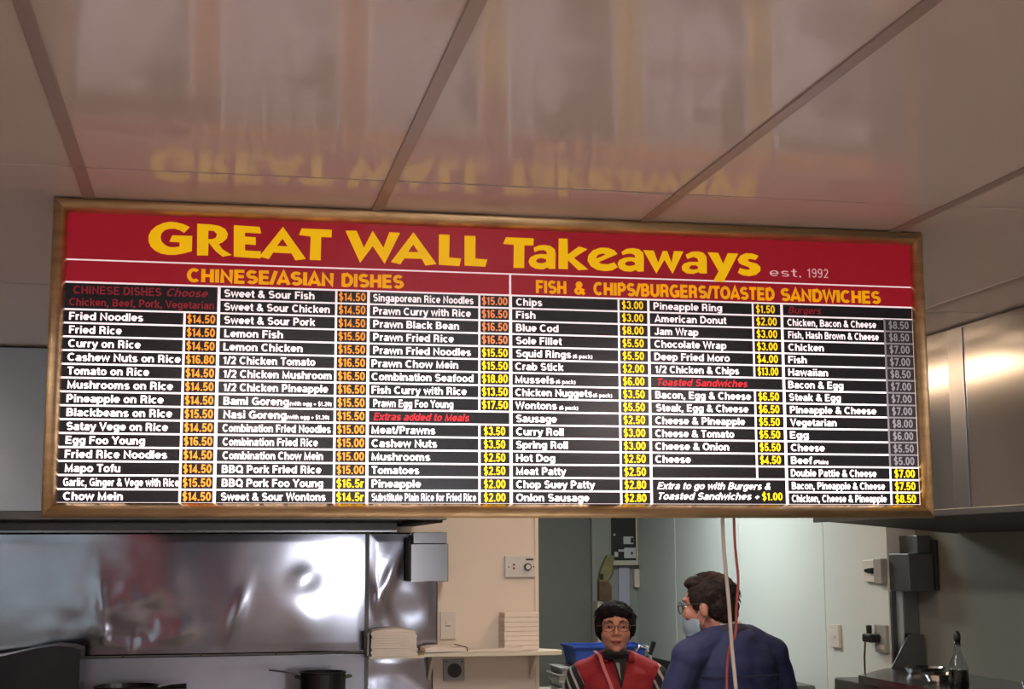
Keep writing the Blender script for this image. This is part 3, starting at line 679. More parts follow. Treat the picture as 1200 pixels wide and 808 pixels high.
# switches on the white wall
e = empty('isolator_switch', (2.985, 6.45, 1.49), 'small white isolator with a black toggle high on the white wall', 'switch')
obj('cover_plate', bx(2.982, 2.9995, 6.385, 6.52, 1.49, 1.59, .003), m_plate, e)
obj('toggle', bx(2.966, 2.9815, 6.405, 6.445, 1.53, 1.555, .002), m_black, e)
obj('toggle', bx(2.972, 2.9815, 6.47, 6.49, 1.535, 1.55, .002), m_black, e)
e = empty('conduit_box', (2.98, 6.33, 1.48), 'grey junction box between the isolator and the wall corner', 'box')
obj('body', bx(2.968, 2.9995, 6.302, 6.38, 1.485, 1.598, .003), m_plateg, e)
e = empty('wall_switch', (2.99, 6.88, 1.168), 'white upright switch plate halfway up the white wall', 'switch')
obj('cover_plate', bx(2.984, 2.9995, 6.83, 6.94, 1.168, 1.278, .003), m_plate, e)
obj('rocker', bx(2.978, 2.9835, 6.87, 6.90, 1.212, 1.228, .002), m_platew, e)
e = empty('plug', (2.96, 6.42, 1.21), 'black power plug with a cord hanging in the white wall socket', 'plug')
obj('plug_body', bx(2.93, 2.983, 6.36, 6.45, 1.22, 1.258, .008), m_black, e)
obj('plug_top', bx(2.955, 2.975, 6.43, 6.455, 1.25, 1.295, .004), m_black, e)
bm = bmesh.new(); tube(bm, [(2.95, 6.455, 1.225), (2.95, 6.47, 1.15), (2.952, 6.475, 1.0), (2.952, 6.48, .80), (2.95, 6.48, .62)], .0045, 6); obj('cord', bm, m_black, e, smooth=True)
e = empty('wall_socket', (2.99, 6.38, 1.17), 'white socket plate behind the black plug', 'socket')
obj('cover_plate', bx(2.984, 2.9995, 6.31, 6.43, 1.175, 1.30, .003), m_plateg, e)
obj('frame', bx(2.9835, 2.984, 6.33, 6.41, 1.19, 1.21), m_plate, e)
# steel corner cladding beside the fryer
tag(obj('corner_cladding', bx(3.066, 3.137, 6.288, 6.2985, 1.12, 1.452, .001), m_steel), 'narrow stainless cladding in the corner under the right steel box', 'cladding')
tag(obj('corner_trim', bx(3.004, 3.03, 6.285, 6.2985, .0, 1.452, .002), m_steeld), 'grey metal corner strip at the near end of the white wall', 'trim')

# ------------------------------------------------------------------ shelf and what stands on it
e = empty('wall_shelf', (1.16, 6.5, 1.19), 'cream wall shelf running past the wall end', 'shelf')
bm = prism(bmesh.new(), [(.90, 6.40), (1.40, 6.38), (1.475, 6.385), (1.508, 6.41), (1.515, 6.45), (1.505, 6.5), (1.447, 6.585), (.99, 6.585), (.99, 6.575), (.90, 6.575)], 'z', 1.190, 1.207)
obj('board', bm, m_shelf, e)
obj('bracket', prism(bmesh.new(), [(6.597, 1.1895), (6.44, 1.1895), (6.597, 1.07)], 'x', 1.40, 1.412), m_shelf, e)
obj('bracket', prism(bmesh.new(), [(6.578, 1.1895), (6.44, 1.1895), (6.578, 1.08)], 'x', .94, .952), m_shelf, e)
# stack of foam trays / paper at the left
e = empty('paper_stack', (.76, 6.46, 1.19), 'thick stack of cream takeaway paper at the left shelf end', 'paper')
obj('pack_support', bx(.664, .90, 6.39, 6.55, 1.186, 1.1955, .001), m_shelf, e)
zz = 1.196
for k in range(9):
    h = .011
    a = rnd(-.003, .003)
    obj('paper_bundle', bx(.672+a, .872+a-.001*k, 6.39+rnd(-.002, .002), 6.55, zz, zz+h-.0006, .002), m_paper, e)
    zz += h
bm = bmesh.new(); prism(bm, [(.674, zz), (.68, zz+.006), (.73, zz+.014), (.79, zz+.017), (.85, zz+.008), (.868, zz+.001)], 'y', 6.40, 6.55)
obj('top_fold', bm, m_paper, e)
obj('end_sheet', bx(.655, .664, 6.40, 6.55, 1.20, 1.295, .001), m_plateg, e)
e = empty('paper_pack', (.98, 6.45, 1.208), 'flat cream paper pack on the shelf between stack and box', 'paper')
obj('paper_pack_sheets', bx(.902, 1.075, 6.39, 6.54, 1.2085, 1.228, .004), m_paper, e)
obj('top_sheet', prism(bmesh.new(), [(.915, 1.2285), (1.02, 1.2285), (1.068, 1.2365), (1.06, 1.239), (1.01, 1.236), (.93, 1.233)], 'y', 6.40, 6.53), m_paper, e)
bm = bmesh.new(); tube(bm, [(1.03, 6.40, 1.242), (1.06, 6.39, 1.236), (1.083, 6.385, 1.228), (1.085, 6.382, 1.2095)], .002, 6); obj('wire_clip', bm, m_black, e)
tag(obj('paper_sheet', prism(bmesh.new(), [(1.09, 1.2085), (1.33, 1.2085), (1.345, 1.222), (1.335, 1.229), (1.30, 1.222), (1.2, 1.218), (1.12, 1.214)], 'y', 6.388, 6.455), m_paper), 'curled cream paper sheet lying in front of the white carton', 'paper')
e = empty('carton', (1.325, 6.52, 1.208), 'white stack of square cartons at the right end of the shelf', 'carton')
z = 1.2085
for k in range(8):
    obj('carton_layer', bx(1.262+rnd(-.0015, .0015), 1.418, 6.46, 6.588, z, z+.0195, .0025), m_paper, e)
    z += .0202
# ------------------------------------------------------------------ cooking line on the left
e = empty('cooking_range', (-.3, 6.2, 0), 'stainless cooking range under the left hood', 'cooker')
obj('body', bx(-1.5, .95, 5.72, 6.57, .08, .98, .01), m_steeld, e)
obj('top_plate', bx(-1.52, .97, 5.70, 6.575, .981, 1.01, .004), m_steel, e)
for x in (-1.4, .85):
    for y in (5.8, 6.5): obj('leg', bx(x-.03, x+.03, y-.03, y+.03, 0, .0795), m_steeld, e)
for x in (-.325, .455):
    bm = bmesh.new(); lathe(bm, [(.10, .0), (.14, 0), (.14, .03), (.10, .03), (.10, 0)], (x, 6.2, 1.0105), 24); obj('burner_ring', bm, m_dark, e)
    bm = bmesh.new(); tube(bm, [(x, 5.72, .9), (x, 5.68, .9)], .025, 16); obj('knob', bm, m_black, e)
# pot with ladle
e = empty('stock_pot', (.455, 6.2, 1.0415), 'dark round pot on the range below the bright splashback', 'pot')
bm = bmesh.new(); lathe(bm, [(0, 0), (.085, 0), (.092, .01), (.092, .105), (.096, .108), (.096, .112), (.088, .112), (.088, .012), (0, .012)], (.455, 6.2, 1.0415), 32)
obj('pot_body', bm, mat('dark_pot_metal', (52, 50, 52), .35, metal=.8), e, smooth=False)
for s in (-1, 1):
    bm = bmesh.new(); tube(bm, [(.455+s*.09, 6.17, 1.13), (.455+s*.112, 6.175, 1.135), (.455+s*.112, 6.225, 1.135), (.455+s*.09, 6.23, 1.13)], .005, 8); obj('handle', bm, m_black, e)
e = empty('ladle', (.42, 6.2, 1.06), 'thin dark ladle leaning out of the round pot', 'ladle')
bm = bmesh.new(); tube(bm, [(.236, 6.2, 1.163), (.30, 6.2, 1.155), (.345, 6.2, 1.145), (.40, 6.2, 1.10), (.43, 6.2, 1.07)], .0035, 8); obj('handle', bm, m_black, e)
bm = bmesh.new(); lathe(bm, [(0, 0), (.022, .006), (.034, .022), (.032, .022), (.02, .009), (0, .003)], (.44, 6.2, 1.055), 16); obj('bowl', bm, m_steeld, e)
# wok lid / tray on left
e = empty('frying_pan', (-.325, 6.2, 1.041), 'low dark frying pan at the left of the range', 'pan')
bm = bmesh.new(); lathe(bm, [(0, 0), (.10, 0), (.125, .07), (.128, .073), (.12, .073), (.097, .006), (0, .006)], (-.325, 6.2, 1.041), 32); obj('pan_body', bm, m_black, e)
bm = bmesh.new(); tube(bm, [(-.203, 6.2, 1.095), (-.15, 6.19, 1.105), (-.09, 6.18, 1.108)], [.008, .009, .011], 8); obj('handle', bm, m_black, e)
e = empty('wok_cover', (-.86, 6.35, 1.011), 'dark curved steel cover standing at the far left of the range', 'cover')
pts = [(-1.3, 1.011), (-1.3, 1.16), (-1.1, 1.21), (-.9, 1.222), (-.8, 1.236), (-.68, 1.262), (-.60, 1.272), (-.54, 1.266), (-.507, 1.255), (-.507, 1.011)]
obj('cover_shell', prism(bmesh.new(), pts, 'y', 6.22, 6.45), mat('dark_cover_steel', (62, 58, 62), .3, metal=.9, noise_amt=.5, noise_scale=6), e)  # dark steel with blotchy tone
pts = [(-.80, 1.06), (-.74, 1.092), (-.70, 1.10), (-.66, 1.085), (-.60, 1.04), (-.60, 1.012), (-.80, 1.012)]
obj('pale_patch', prism(bmesh.new(), pts, 'y', 6.195, 6.2195), m_paper, e)['label'] = 'pale patch low on the cover'  # pale beige patch on the cover front

# ------------------------------------------------------------------ fryer and bottle on the right
e = empty('fryer_bench', (2.9, 5.1, 0), 'stainless fryer bench along the right wall', 'fryer')
obj('body', bx(2.68, 3.12, 4.0, 6.2, .10, 1.085, .008), m_steeld, e)
bm = prism(bmesh.new(), [(2.66, 4.0), (3.13, 4.0), (3.13, 6.235), (2.95, 6.235), (2.66, 5.9)], 'z', 1.086, 1.118)
obj('top_plate', bm, m_steel, e)
obj('splash_wing', prism(bmesh.new(), [(2.965, 1.1185), (3.055, 1.262), (3.128, 1.262), (3.128, 1.1185)], 'y', 6.225, 6.233), m_steeld, e)
for yy in (4.1, 6.0):
    for xx in (2.75, 3.05): obj('leg', bx(xx-.025, xx+.025, yy-.025, yy+.025, 0, .0995), m_steeld, e)
def dish(name, x, y, r, h, label, m_, grp=None):
    o = obj(name, lathe(bmesh.new(), [(0, 0), (r*.8, 0), (r, h*.85), (r*1.06, h), (r*.97, h), (r*.78, .004), (0, .004)], (x, y, 1.1185), 28), m_)
    tag(o, label, 'dish', grp); return o
dish('steel_bowl', 2.97, 5.92, .085, .026, 'shallow steel dish at the fryer corner beneath the splash wing', m_steel)
dish('steel_bowl', 2.86, 5.55, .075, .03, 'shallow steel dish left of the sauce bottle', m_steel)
for k, (x, y, lb) in enumerate(((2.93, 4.98, 'small steel dish next right of the sauce bottle'), (2.97, 4.78, 'second small steel dish right of the sauce bottle'), (3.0, 4.6, 'small steel dish at the right edge of the picture'))):
    dish('steel_bowl', x, y, .05, .045, lb, m_steel, 'small dishes beside the sauce bottle')
bx_, by_ = 2.745, 5.2
e = empty('sauce_bottle', (bx_, by_, 1.1185), 'clear glass bottle half full of dark sauce with a black cap on the fryer bench', 'bottle')
m_bot = mat('bottle_glass', (235, 240, 240), .03, trans=1, ior=1.25)
S = .00
obj('bottle_glass', lathe(bmesh.new(), [(0, 0), (.034, 0), (.037, .006), (.037, .075), (.030, .100), (.017, .125), (.0125, .15), (.0115, .18), (.0085, .18), (.0095, .15), (.014, .126), (.027, .1), (.034, .073), (.034, .003), (0, .003)], (bx_, by_, 1.1185), 24), m_bot, e, smooth=True)
obj('sauce', lathe(bmesh.new(), [(0, .004), (.0335, .004), (.0335, .072), (0, .072)], (bx_, by_, 1.1185), 24), m_sauce, e)
obj('cap', lathe(bmesh.new(), [(0, .181), (.013, .181), (.014, .19), (.012, .205), (.006, .215), (0, .215)], (bx_, by_, 1.1185), 16), m_black, e, smooth=True)

# ------------------------------------------------------------------ bench on the white wall
e = empty('prep_bench', (2.7, 8.5, 0), 'stainless preparation bench along the white wall behind the man', 'bench')
obj('top_plate', bx(2.35, 2.995, 6.9, 10.3, .80, .84, .004), m_steeld, e)
obj('upstand', bx(2.975, 2.996, 6.95, 10.3, .841, .915, .002), m_dark, e)
for yy in (7.0, 10.2):
    for xx in (2.4, 2.95): obj('leg', bx(xx-.02, xx+.02, yy-.02, yy+.02, 0, .7995), m_steeld, e)
obj('under_shelf', bx(2.42, 2.93, 7.02, 10.18, .25, .27), m_steeld, e)
def pan_rect(name, x0, x1, y0, y1, z0, z1, m_, label, cat, grp=None):
    bm = bx(x0, x1, y0, y1, z0, z1, .02)
    return tag(obj(name, bm, m_), label, cat, grp)
e = empty('steel_tray', (2.72, 7.2, .8405), 'round cornered steel tray on the bench right of the man', 'tray')
for k in range(4):
    obj('tray_layer', bx(2.52-.006*k, 2.925+.002*k, 7.0, 7.5, .8405+k*.036, .8405+k*.036+.030, .012), m_steeld, e)
e = empty('water_tap', (2.55, 8.2, .8405), 'small chrome tap beside the left shoulder of the man', 'tap')
bm = bmesh.new(); tube(bm, [(2.44, 8.2, .8405), (2.44, 8.2, 1.06), (2.425, 8.2, 1.10), (2.38, 8.2, 1.105), (2.355, 8.2, 1.08)], .011, 10); obj('spout', bm, mat('chrome', (205, 205, 210), .12, metal=1), e, smooth=True)
bm = bmesh.new(); tube(bm, [(2.44, 8.2, 1.06), (2.46, 8.18, 1.13)], .014, 10); obj('handle', bm, m_black, e)
# ------------------------------------------------------------------ table with crate behind the woman
e = empty('side_table', (2.12, 8.5, 0), 'white low table holding the containers at the left of the passage', 'table')
obj('table_top', bx(1.72, 2.33, 8.2, 8.9, .80, .83, .004), m_shelf, e)
for yy in (8.25, 8.85):
    for xx in (1.76, 2.29): obj('leg', bx(xx-.02, xx+.02, yy-.02, yy+.02, 0, .7995), m_shelf, e)
e = empty('plastic_tub', (2.15, 8.5, .831), 'pale grey tub stack under the blue crate', 'tub')
for k in range(4):
    a = rnd(-.01, .01)
    bm = bmesh.new()
    z0 = .831+k*.038
    box(bm, 1.96+a, 2.32+a, 8.36, 8.64, z0, z0+.030, .006); box(bm, 1.945+a, 2.335+a, 8.35, 8.65, z0+.0302, z0+.0375, .003)
    obj('tub_layer', bm, m_plateg, e)
e = empty('crate', (2.25, 8.5, .985), 'blue plastic crate on the tubs behind the woman', 'crate')
bm = bmesh.new()
prism(bm, [(2.06, .984), (2.44, .984), (2.462, 1.09), (2.445, 1.09), (2.43, .994), (2.07, .994), (2.055, 1.09), (2.038, 1.09)], 'y', 8.36, 8.64)
prism(bm, [(2.06, .984), (2.44, .984), (2.462, 1.09), (2.038, 1.09)], 'y', 8.352, 8.3595); prism(bm, [(2.06, .984), (2.44, .984), (2.462, 1.09), (2.038, 1.09)], 'y', 8.6405, 8.648)
obj('crate_body', bm, m_blue, e)
bm = bmesh.new()
box(bm, 2.028, 2.472, 8.342, 8.351, 1.088, 1.102, .002); box(bm, 2.028, 2.472, 8.649, 8.658, 1.088, 1.102, .002)
box(bm, 2.028, 2.038, 8.352, 8.648, 1.088, 1.102, .002); box(bm, 2.462, 2.472, 8.352, 8.648, 1.088, 1.102, .002)
obj('rim', bm, m_blue, e)
tag(obj('pillar_box', bx(2.66, 2.70, 10.20, 10.3595, 0, 1.29, .004), m_shelf), 'thin pale upright post on the far wall behind the woman', 'post')
# switchboard and things on the far wall
e = empty('switchboard', (2.9, 10.33, 1.585), 'black electrical switchboard with white breakers at the far wall', 'switchboard')
obj('back_panel', bx(2.808, 2.985, 10.335, 10.3595, 1.575, 2.05, .002), m_black, e)
for (x0, x1, z0, z1) in ((2.89, 2.965, 1.69, 1.745), (2.895, 2.98, 1.59, 1.665), (2.822, 2.85, 1.60, 1.635), (2.815, 2.832, 1.75, 1.765)):
    obj('breaker', bx(x0, x1, 10.322, 10.334, z0, z1, .003), m_platew, e)
obj('breaker_lever', bx(2.85, 2.895, 10.318, 10.33, 1.636, 1.652, .003), m_platew, e)
for (x0, x1, z0, z1) in ((2.943, 2.962, 1.70, 1.735), (2.943, 2.957, 1.615, 1.635)):
    obj('breaker_window', bx(x0, x1, 10.3195, 10.3215, z0, z1), m_black, e)
obj('frame', bx(2.80, 2.985, 10.33, 10.3595, 1.54, 1.5745, .002), m_shelf, e)
obj('side_frame', bx(2.9855, 2.998, 10.33, 10.3595, 1.54, 2.05, .002), m_shelf, e)
obj('bottom_rail', bx(2.80, 2.995, 10.30, 10.3295, 1.53, 1.54, .001), m_dark, e)
tag(obj('cable_trunking', bx(2.853, 2.932, 10.33, 10.3595, 1.0, 1.529, .002), mat('trunking_lilac', (178, 180, 196), .5)), 'pale upright cable trunking below the switchboard', 'trunking')
tag(obj('meter_box', bx(2.958, 2.996, 10.29, 10.3595, 1.385, 1.512, .003), m_cream), 'small cream box in the corner below the switchboard', 'box')
e = empty('wall_bag', (2.74, 10.33, 1.29), 'old yellow and brown bag hanging left of the trunking', 'bag')
obj('bag_upper', prism(bmesh.new(), [(2.70, 1.43), (2.765, 1.43), (2.80, 1.50), (2.815, 1.61), (2.765, 1.61), (2.72, 1.52)], 'y', 10.30, 10.3595), mat('yellowed_cloth', (150, 142, 96), .8, noise_amt=.5, noise_scale=20), e)
obj('bag_lower', prism(bmesh.new(), [(2.70, 1.292), (2.79, 1.292), (2.79, 1.40), (2.765, 1.4295), (2.70, 1.4295)], 'y', 10.30, 10.3595), mat('brown_cloth', (118, 92, 70), .8, noise_amt=.5, noise_scale=20), e)
obj('clasp', bx(2.705, 2.73, 10.293, 10.2995, 1.44, 1.48, .002), m_black, e)

# ------------------------------------------------------------------ front counter (below the frame) and cords hanging from the board
e = empty('front_counter', (.9, 3.2, 0), 'shop counter under the menu board', 'counter')
obj('counter_body', bx(-2.2, 2.3, 3.0, 3.55, 0, 1.03, .005), m_shop, e)
obj('counter_top', bx(-2.25, 2.35, 2.93, 3.60, 1.031, 1.07, .004), m_shelf, e)
CX = 3.45
def cord(name, pts, r, m_, label, grp):
    out = []
    P = [Vector(p) for p in pts]
    for i in range(len(P)-1):
        p0 = P[max(i-1, 0)]; p1 = P[i]; p2 = P[i+1]; p3 = P[min(i+2, len(P)-1)]
        for k in range(6):
            t = k/6
            out.append(.5*((2*p1)+(-p0+p2)*t+(2*p0-5*p1+4*p2-p3)*t*t+(-p0+3*p1-3*p2+p3)*t**3))
    out.append(P[-1])
    o = obj(name, tube(bmesh.new(), out, r, 8), m_, None, smooth=True)
    return tag(o, label, 'cord', grp)
cord('hanging_cord', [(1.198, 3.40, 2.395), (1.198, 3.4, 2.1), (1.199, 3.4, 1.7), (1.203, 3.4, 1.60), (1.210, 3.4, 1.50), (1.214, 3.4, 1.41), (1.222, 3.4, 1.309), (1.228, 3.4, 1.2), (1.23, 3.4, 1.0725)], .0048, m_cordw, 'thick white cord hanging below the board in front of the man', None)
cord('hanging_cord', [(1.232, 3.41, 2.395), (1.231, 3.41, 2.0), (1.231, 3.41, 1.70), (1.234, 3.41, 1.62), (1.238, 3.41, 1.565), (1.232, 3.41, 1.50), (1.228, 3.41, 1.44), (1.216, 3.42, 1.405), (1.208, 3.42, 1.36), (1.206, 3.42, 1.309), (1.203, 3.42, 1.2), (1.2, 3.42, 1.0725)], .0034, m_cordr, 'thin red cord twisting around the white cord', None)
# ------------------------------------------------------------------ people: one continuous skin, clothes and hair as shells
def ell(bm, c, r, rot=(0, 0, 0)):
    m = Matrix.Translation(c) @ (Matrix.Rotation(rot[2], 4, 'Z') @ Matrix.Rotation(rot[1], 4, 'Y') @ Matrix.Rotation(rot[0], 4, 'X')) @ Matrix.Diagonal((r[0], r[1], r[2], 1))
    bmesh.ops.create_uvsphere(bm, u_segments=24, v_segments=14, radius=1, matrix=m)
def cap(bm, p, q, a, b, n=14):
    p, q = Vector(p), Vector(q)
    ell(bm, p, (a, a, a)); ell(bm, q, (b, b, b))
    tube(bm, [p, q], [a, b], n)
def ring_loft(bm, rings, n=28, e=2.3):
    """rings: (cx, cy, z, rx, ry) superellipse sections"""
    RR = []
    for cx, cy, z, rx, ry in rings:
        rr = []
        for k in range(n):
            t = 2*PI*k/n; c, s = math.cos(t), math.sin(t)
            rr.append(bm.verts.new((cx+rx*math.copysign(abs(c)**(2/e), c), cy+ry*math.copysign(abs(s)**(2/e), s), z)))
        RR.append(rr)
    for A, B in zip(RR, RR[1:]):
        for k in range(n): bm.faces.new((A[k], A[(k+1) % n], B[(k+1) % n], B[k]))
    bm.faces.new(RR[0][::-1]); bm.faces.new(RR[-1])
def remesh(name, bm, mats, parent, mtx, voxel=.006, smooth=3, disp=None):
    """voxel-join the pieces of bm into one continuous skin, placed with mtx"""
    bmesh.ops.recalc_face_normals(bm, faces=bm.faces)
    me = bpy.data.meshes.new('tmp'); bm.to_mesh(me); bm.free()
    o = bpy.data.objects.new('tmp', me); COL.objects.link(o)
    md = o.modifiers.new('r', 'REMESH'); md.mode = 'VOXEL'; md.voxel_size = voxel; md.use_smooth_shade = True
    if smooth:
        ms = o.modifiers.new('s', 'SMOOTH'); ms.iterations = smooth; ms.factor = .6
    bpy.context.view_layer.update(); dg = bpy.context.evaluated_depsgraph_get()
    b2 = bmesh.new(); b2.from_mesh(o.evaluated_get(dg).to_mesh())
    bpy.data.objects.remove(o); bpy.data.meshes.remove(me)
    if disp:
        b2.normal_update()
        for v in b2.verts: v.co += v.normal*disp(v.co)
    bmesh.ops.transform(b2, matrix=mtx, verts=b2.verts)
    return obj(name, b2, mats, parent, smooth=True)
def put(name, bm, m_, parent, mtx, smooth=True):
    bmesh.ops.transform(bm, matrix=mtx, verts=bm.verts)
    return obj(name, bm, m_, parent, smooth=smooth)

def head(bm, c, T, s=1.0, w=1.0):
    """c centre of head, T rotation; face looks to local -Y"""
    def E(p, r, rot=(0, 0, 0)):
        m = T.to_3x3(); q = Vector(c)+m @ (Vector((p[0]*w, p[1], p[2]))*s)
        mm = Matrix.Translation(q) @ T @ Matrix.Rotation(rot[1], 4, 'Y') @ Matrix.Rotation(rot[0], 4, 'X') @ Matrix.Diagonal((r[0]*s*w, r[1]*s, r[2]*s, 1))
        bmesh.ops.create_uvsphere(bm, u_segments=20, v_segments=12, radius=1, matrix=mm)
    E((0, .015, .03), (.075, .092, .084))
    E((0, -.02, .02), (.064, .064, .07))
    E((0, -.018, -.035), (.061, .068, .066))
    E((0, -.036, -.075), (.042, .044, .036))
    E((0, -.072, -.097), (.018, .014, .013))
    for q in (-1, 1):
        E((q*.034, -.062, -.025), (.026, .022, .028))       # cheeks
        E((q*.076, .012, -.012), (.009, .018, .030), (0.15, 0))
        E((q*.028, -.076, .030), (.024, .010, .008))        # brow ridge
        E((q*.011, -.091, -.030), (.009, .009, .007))       # nostrils
    E((0, -.088, -.008), (.009, .013, .026), (-.35, 0))
    E((0, -.097, -.026), (.011, .012, .010))
    E((0, -.080, -.056), (.024, .010, .010))
    E((0, -.079, -.067), (.019, .010, .007))
def arm(bm, sh, el, wr, r=(.047, .037, .026)):
    cap(bm, sh, el, r[0], r[1]); cap(bm, el, wr, r[1], r[2])
def hand(bm, wr, d, side, palm_dn=(0, 0, -1)):
    d = Vector(d).normalized(); n = Vector(palm_dn); s = d.cross(n).normalized()
    wr = Vector(wr); P = wr+d*.05
    m = Matrix((s, d, n)).transposed().to_4x4(); m.translation = P
    bmesh.ops.create_uvsphere(bm, u_segments=14, v_segments=10, radius=1, matrix=m @ Matrix.Diagonal((.040, .052, .015, 1)))
    for k, (off, ln) in enumerate(((-.031, .062), (-.010, .076), (.011, .071), (.031, .055))):
        a = P+d*.040+s*off*1.0; b = a+d*ln*.45+s*off*.1; c = b+(d*.75+n*.6)*ln*.35; e_ = c+(d*.3+n*.9)*ln*.28
        cap(bm, a, b, .0088, .0083, 8); cap(bm, b, c, .0083, .0078, 8); cap(bm, c, e_, .0078, .0065, 8)
    a = wr+d*.02-s*.02*side; b = a-s*.035*side+d*.035+n*.01; c = b+d*.03+n*.012-s*.004*side
    cap(bm, a, b, .0115, .0100, 8); cap(bm, b, c, .0100, .0080, 8)

def RZ(a): return Matrix.Rotation(math.radians(a), 4, 'Z')
def RX(a): return Matrix.Rotation(math.radians(a), 4, 'X')

def person(label, base, ang, zs, hip, hc, HT, sw, arms, mats, spec):
    """local frame: facing -Y, base at the feet"""
    root = empty('person', base, label, 'person')
    Mx = Matrix.Translation(base) @ RZ(ang)
    b = bmesh.new()
    # torso
    ring_loft(b, [(0, .01, hip-.08, .13*sw, .10), (0, .01, hip, .155*sw, .115), (0, 0, hip+.14, .135*sw, .10), (0, 0, zs-.16, .155*sw, .108), (0, .0, zs-.06, .165*sw, .10), (0, .005, zs, .13*sw, .075), (0, .01, zs+.035, .07, .055)])
    nk = Vector((hc[0]*.35, hc[1]*.4+.012, zs+.02))
    cap(b, nk, (hc[0]*.8, hc[1]+.022, hc[2]-.06), .054, .050)
    head(b, hc, HT, spec.get('hs', 1), spec.get('hw', 1))
    for s, (el, wr, hd) in zip((-1, 1), arms):
        sh = (s*.175*sw, .005, zs-.035)
        arm(b, sh, el, wr); hand(b, wr, hd, -s)
        cap(b, (s*.07, .01, zs), sh, .05, .052)
        kn = (s*.085, -.01, hip*.52); an = (s*.09, .02, .085)
        cap(b, (s*.085, .01, hip-.03), kn, .085, .055); cap(b, kn, an, .055, .037)
        ell(b, (s*.092, -.04, .035), (.038, .115, .030))
    remesh('body', b, mats['skin'], root, Mx, .0052, 3)
    # trousers and shoes
    b = bmesh.new()
    ring_loft(b, [(0, .01, hip-.10, .15*sw, .115), (0, .01, hip, .168*sw, .128), (0, 0, hip+.08, .155*sw, .118)])
    for s in (-1, 1):
        kn = (s*.085, -.01, hip*.52); an = (s*.09, .02, .10)
        cap(b, (s*.085, .01, hip-.04), kn, .096, .068); cap(b, kn, an, .068, .058)
    remesh('trousers', b, m_trous, root, Mx, .009, 2)
    for s in (-1, 1):
        b = bmesh.new(); ell(b, (s*.092, -.045, .045), (.046, .128, .042)); box(b, s*.092-.042, s*.092+.042, -.165, .075, .0, .022, .008)
        remesh('shoe', b, m_black, root, Mx, .007, 2)
    return root, Mx

# ---- the man, seen from behind, head turned to the left
mb = Vector((1.885, 5.30, 0))
hang = 50-14
hcM = Vector((.062, -.045, 1.432))       # local (facing away, so local +x is picture left)
HTm = RZ(hang) @ RX(6)
elM = [(-.235, -.03, 1.03), (.235, -.03, 1.03)]
root, Mx = person('man seen from behind in a navy shirt, glasses and pale face mask, head turned left', mb, 180+14, 1.300, .84, hcM, HTm, 0.98,
    [((-.262, -.02, 1.04), (-.16, -.235, .98), (.3, -1, 0)), ((.262, -.02, 1.04), (.16, -.235, .98), (-.3, -1, 0))], dict(skin=m_skin), dict(hs=1.0, hw=1.02))
# shirt
b = bmesh.new()
zs = 1.300; sw = 0.98
ring_loft(b, [(0, .01, .80, .178*sw, .13), (0, .01, .88, .180*sw, .132), (0, .005, 1.0, .172*sw, .125), (0, .005, 1.13, .182*sw, .13), (0, .008, 1.22, .178*sw, .122), (0, .012, 1.28, .150*sw, .10), (0, .016, 1.325, .095, .078), (.004, .016, 1.348, .066, .062)])
for s in (-1, 1):
    sh = (s*.180*sw, .008, zs-.052); el = (s*.265, -.015, 1.04); wr = (s*.185, -.18, .99)
    cap(b, sh, el, .066, .060); cap(b, el, wr, .060, .050); cap(b, (s*.07, .012, zs-.002), sh, .064, .072)
def wr_(co): return .0045*noise.noise(co*9)+.003*noise.noise(co*22)
shirt = remesh('shirt', b, m_navy, root, Mx, .006, 3, wr_)
# collar: dark ring around the neck, pale inner band
def collar(nm, c, tilt, r0, r1, z0, z1, th, m_, gap=0):
    bm = bmesh.new(); n = 40; A = []
    for k in range(n+1):
        t = -PI/2+gap+(2*PI-2*gap)*k/n
        ct, st = math.cos(t), math.sin(t)
        A.append([Vector((r0*ct, r0*.92*st, z0)), Vector((r1*ct, r1*.92*st, z1)), Vector(((r1+th)*ct, (r1+th)*.92*st, z1)), Vector(((r0+th)*ct, (r0+th)*.92*st, z0))])
    T = Matrix.Translation(c) @ RX(tilt)
    V = [[bm.verts.new(T @ p) for p in q] for q in A]
    for a, b_ in zip(V, V[1:]):
        for i in range(4): bm.faces.new((a[i], a[(i+1) % 4], b_[(i+1) % 4], b_[i]))
    bm.faces.new(V[0][::-1]); bm.faces.new(V[-1]); bmesh.ops.recalc_face_normals(bm, faces=bm.faces)
    return bm
put('collar', collar('collar', (.006, .004, 1.325), 12, .084, .066, -.012, .032, .006, m_navyd, .35), m_navyd, root, Mx)['label'] = 'dark stand collar'
put('undershirt_collar', collar('c', (.008, -.002, 1.335), 12, .064, .058, -.012, .031, .004, m_cream, .3), m_plate, root, Mx)['label'] = 'pale undershirt collar'
# yoke seam across the back
bm = bmesh.new(); pts = []
for k in range(25):
    t = math.radians(-5+190*k/24)
    pts.append((.183*sw*math.copysign(abs(math.cos(t))**.87, math.cos(t)), .008+.1345*abs(math.sin(t))**.87, 1.185))
tube(bm, pts, .0022, 6); put('yoke_seam', bm, m_navyd, root, Mx)
def local(c, HT, s=1, w=1):
    return Matrix.Translation(c) @ HT @ Matrix.Diagonal((s*w, s, s, 1))
Hm = Mx @ local(hcM, HTm)
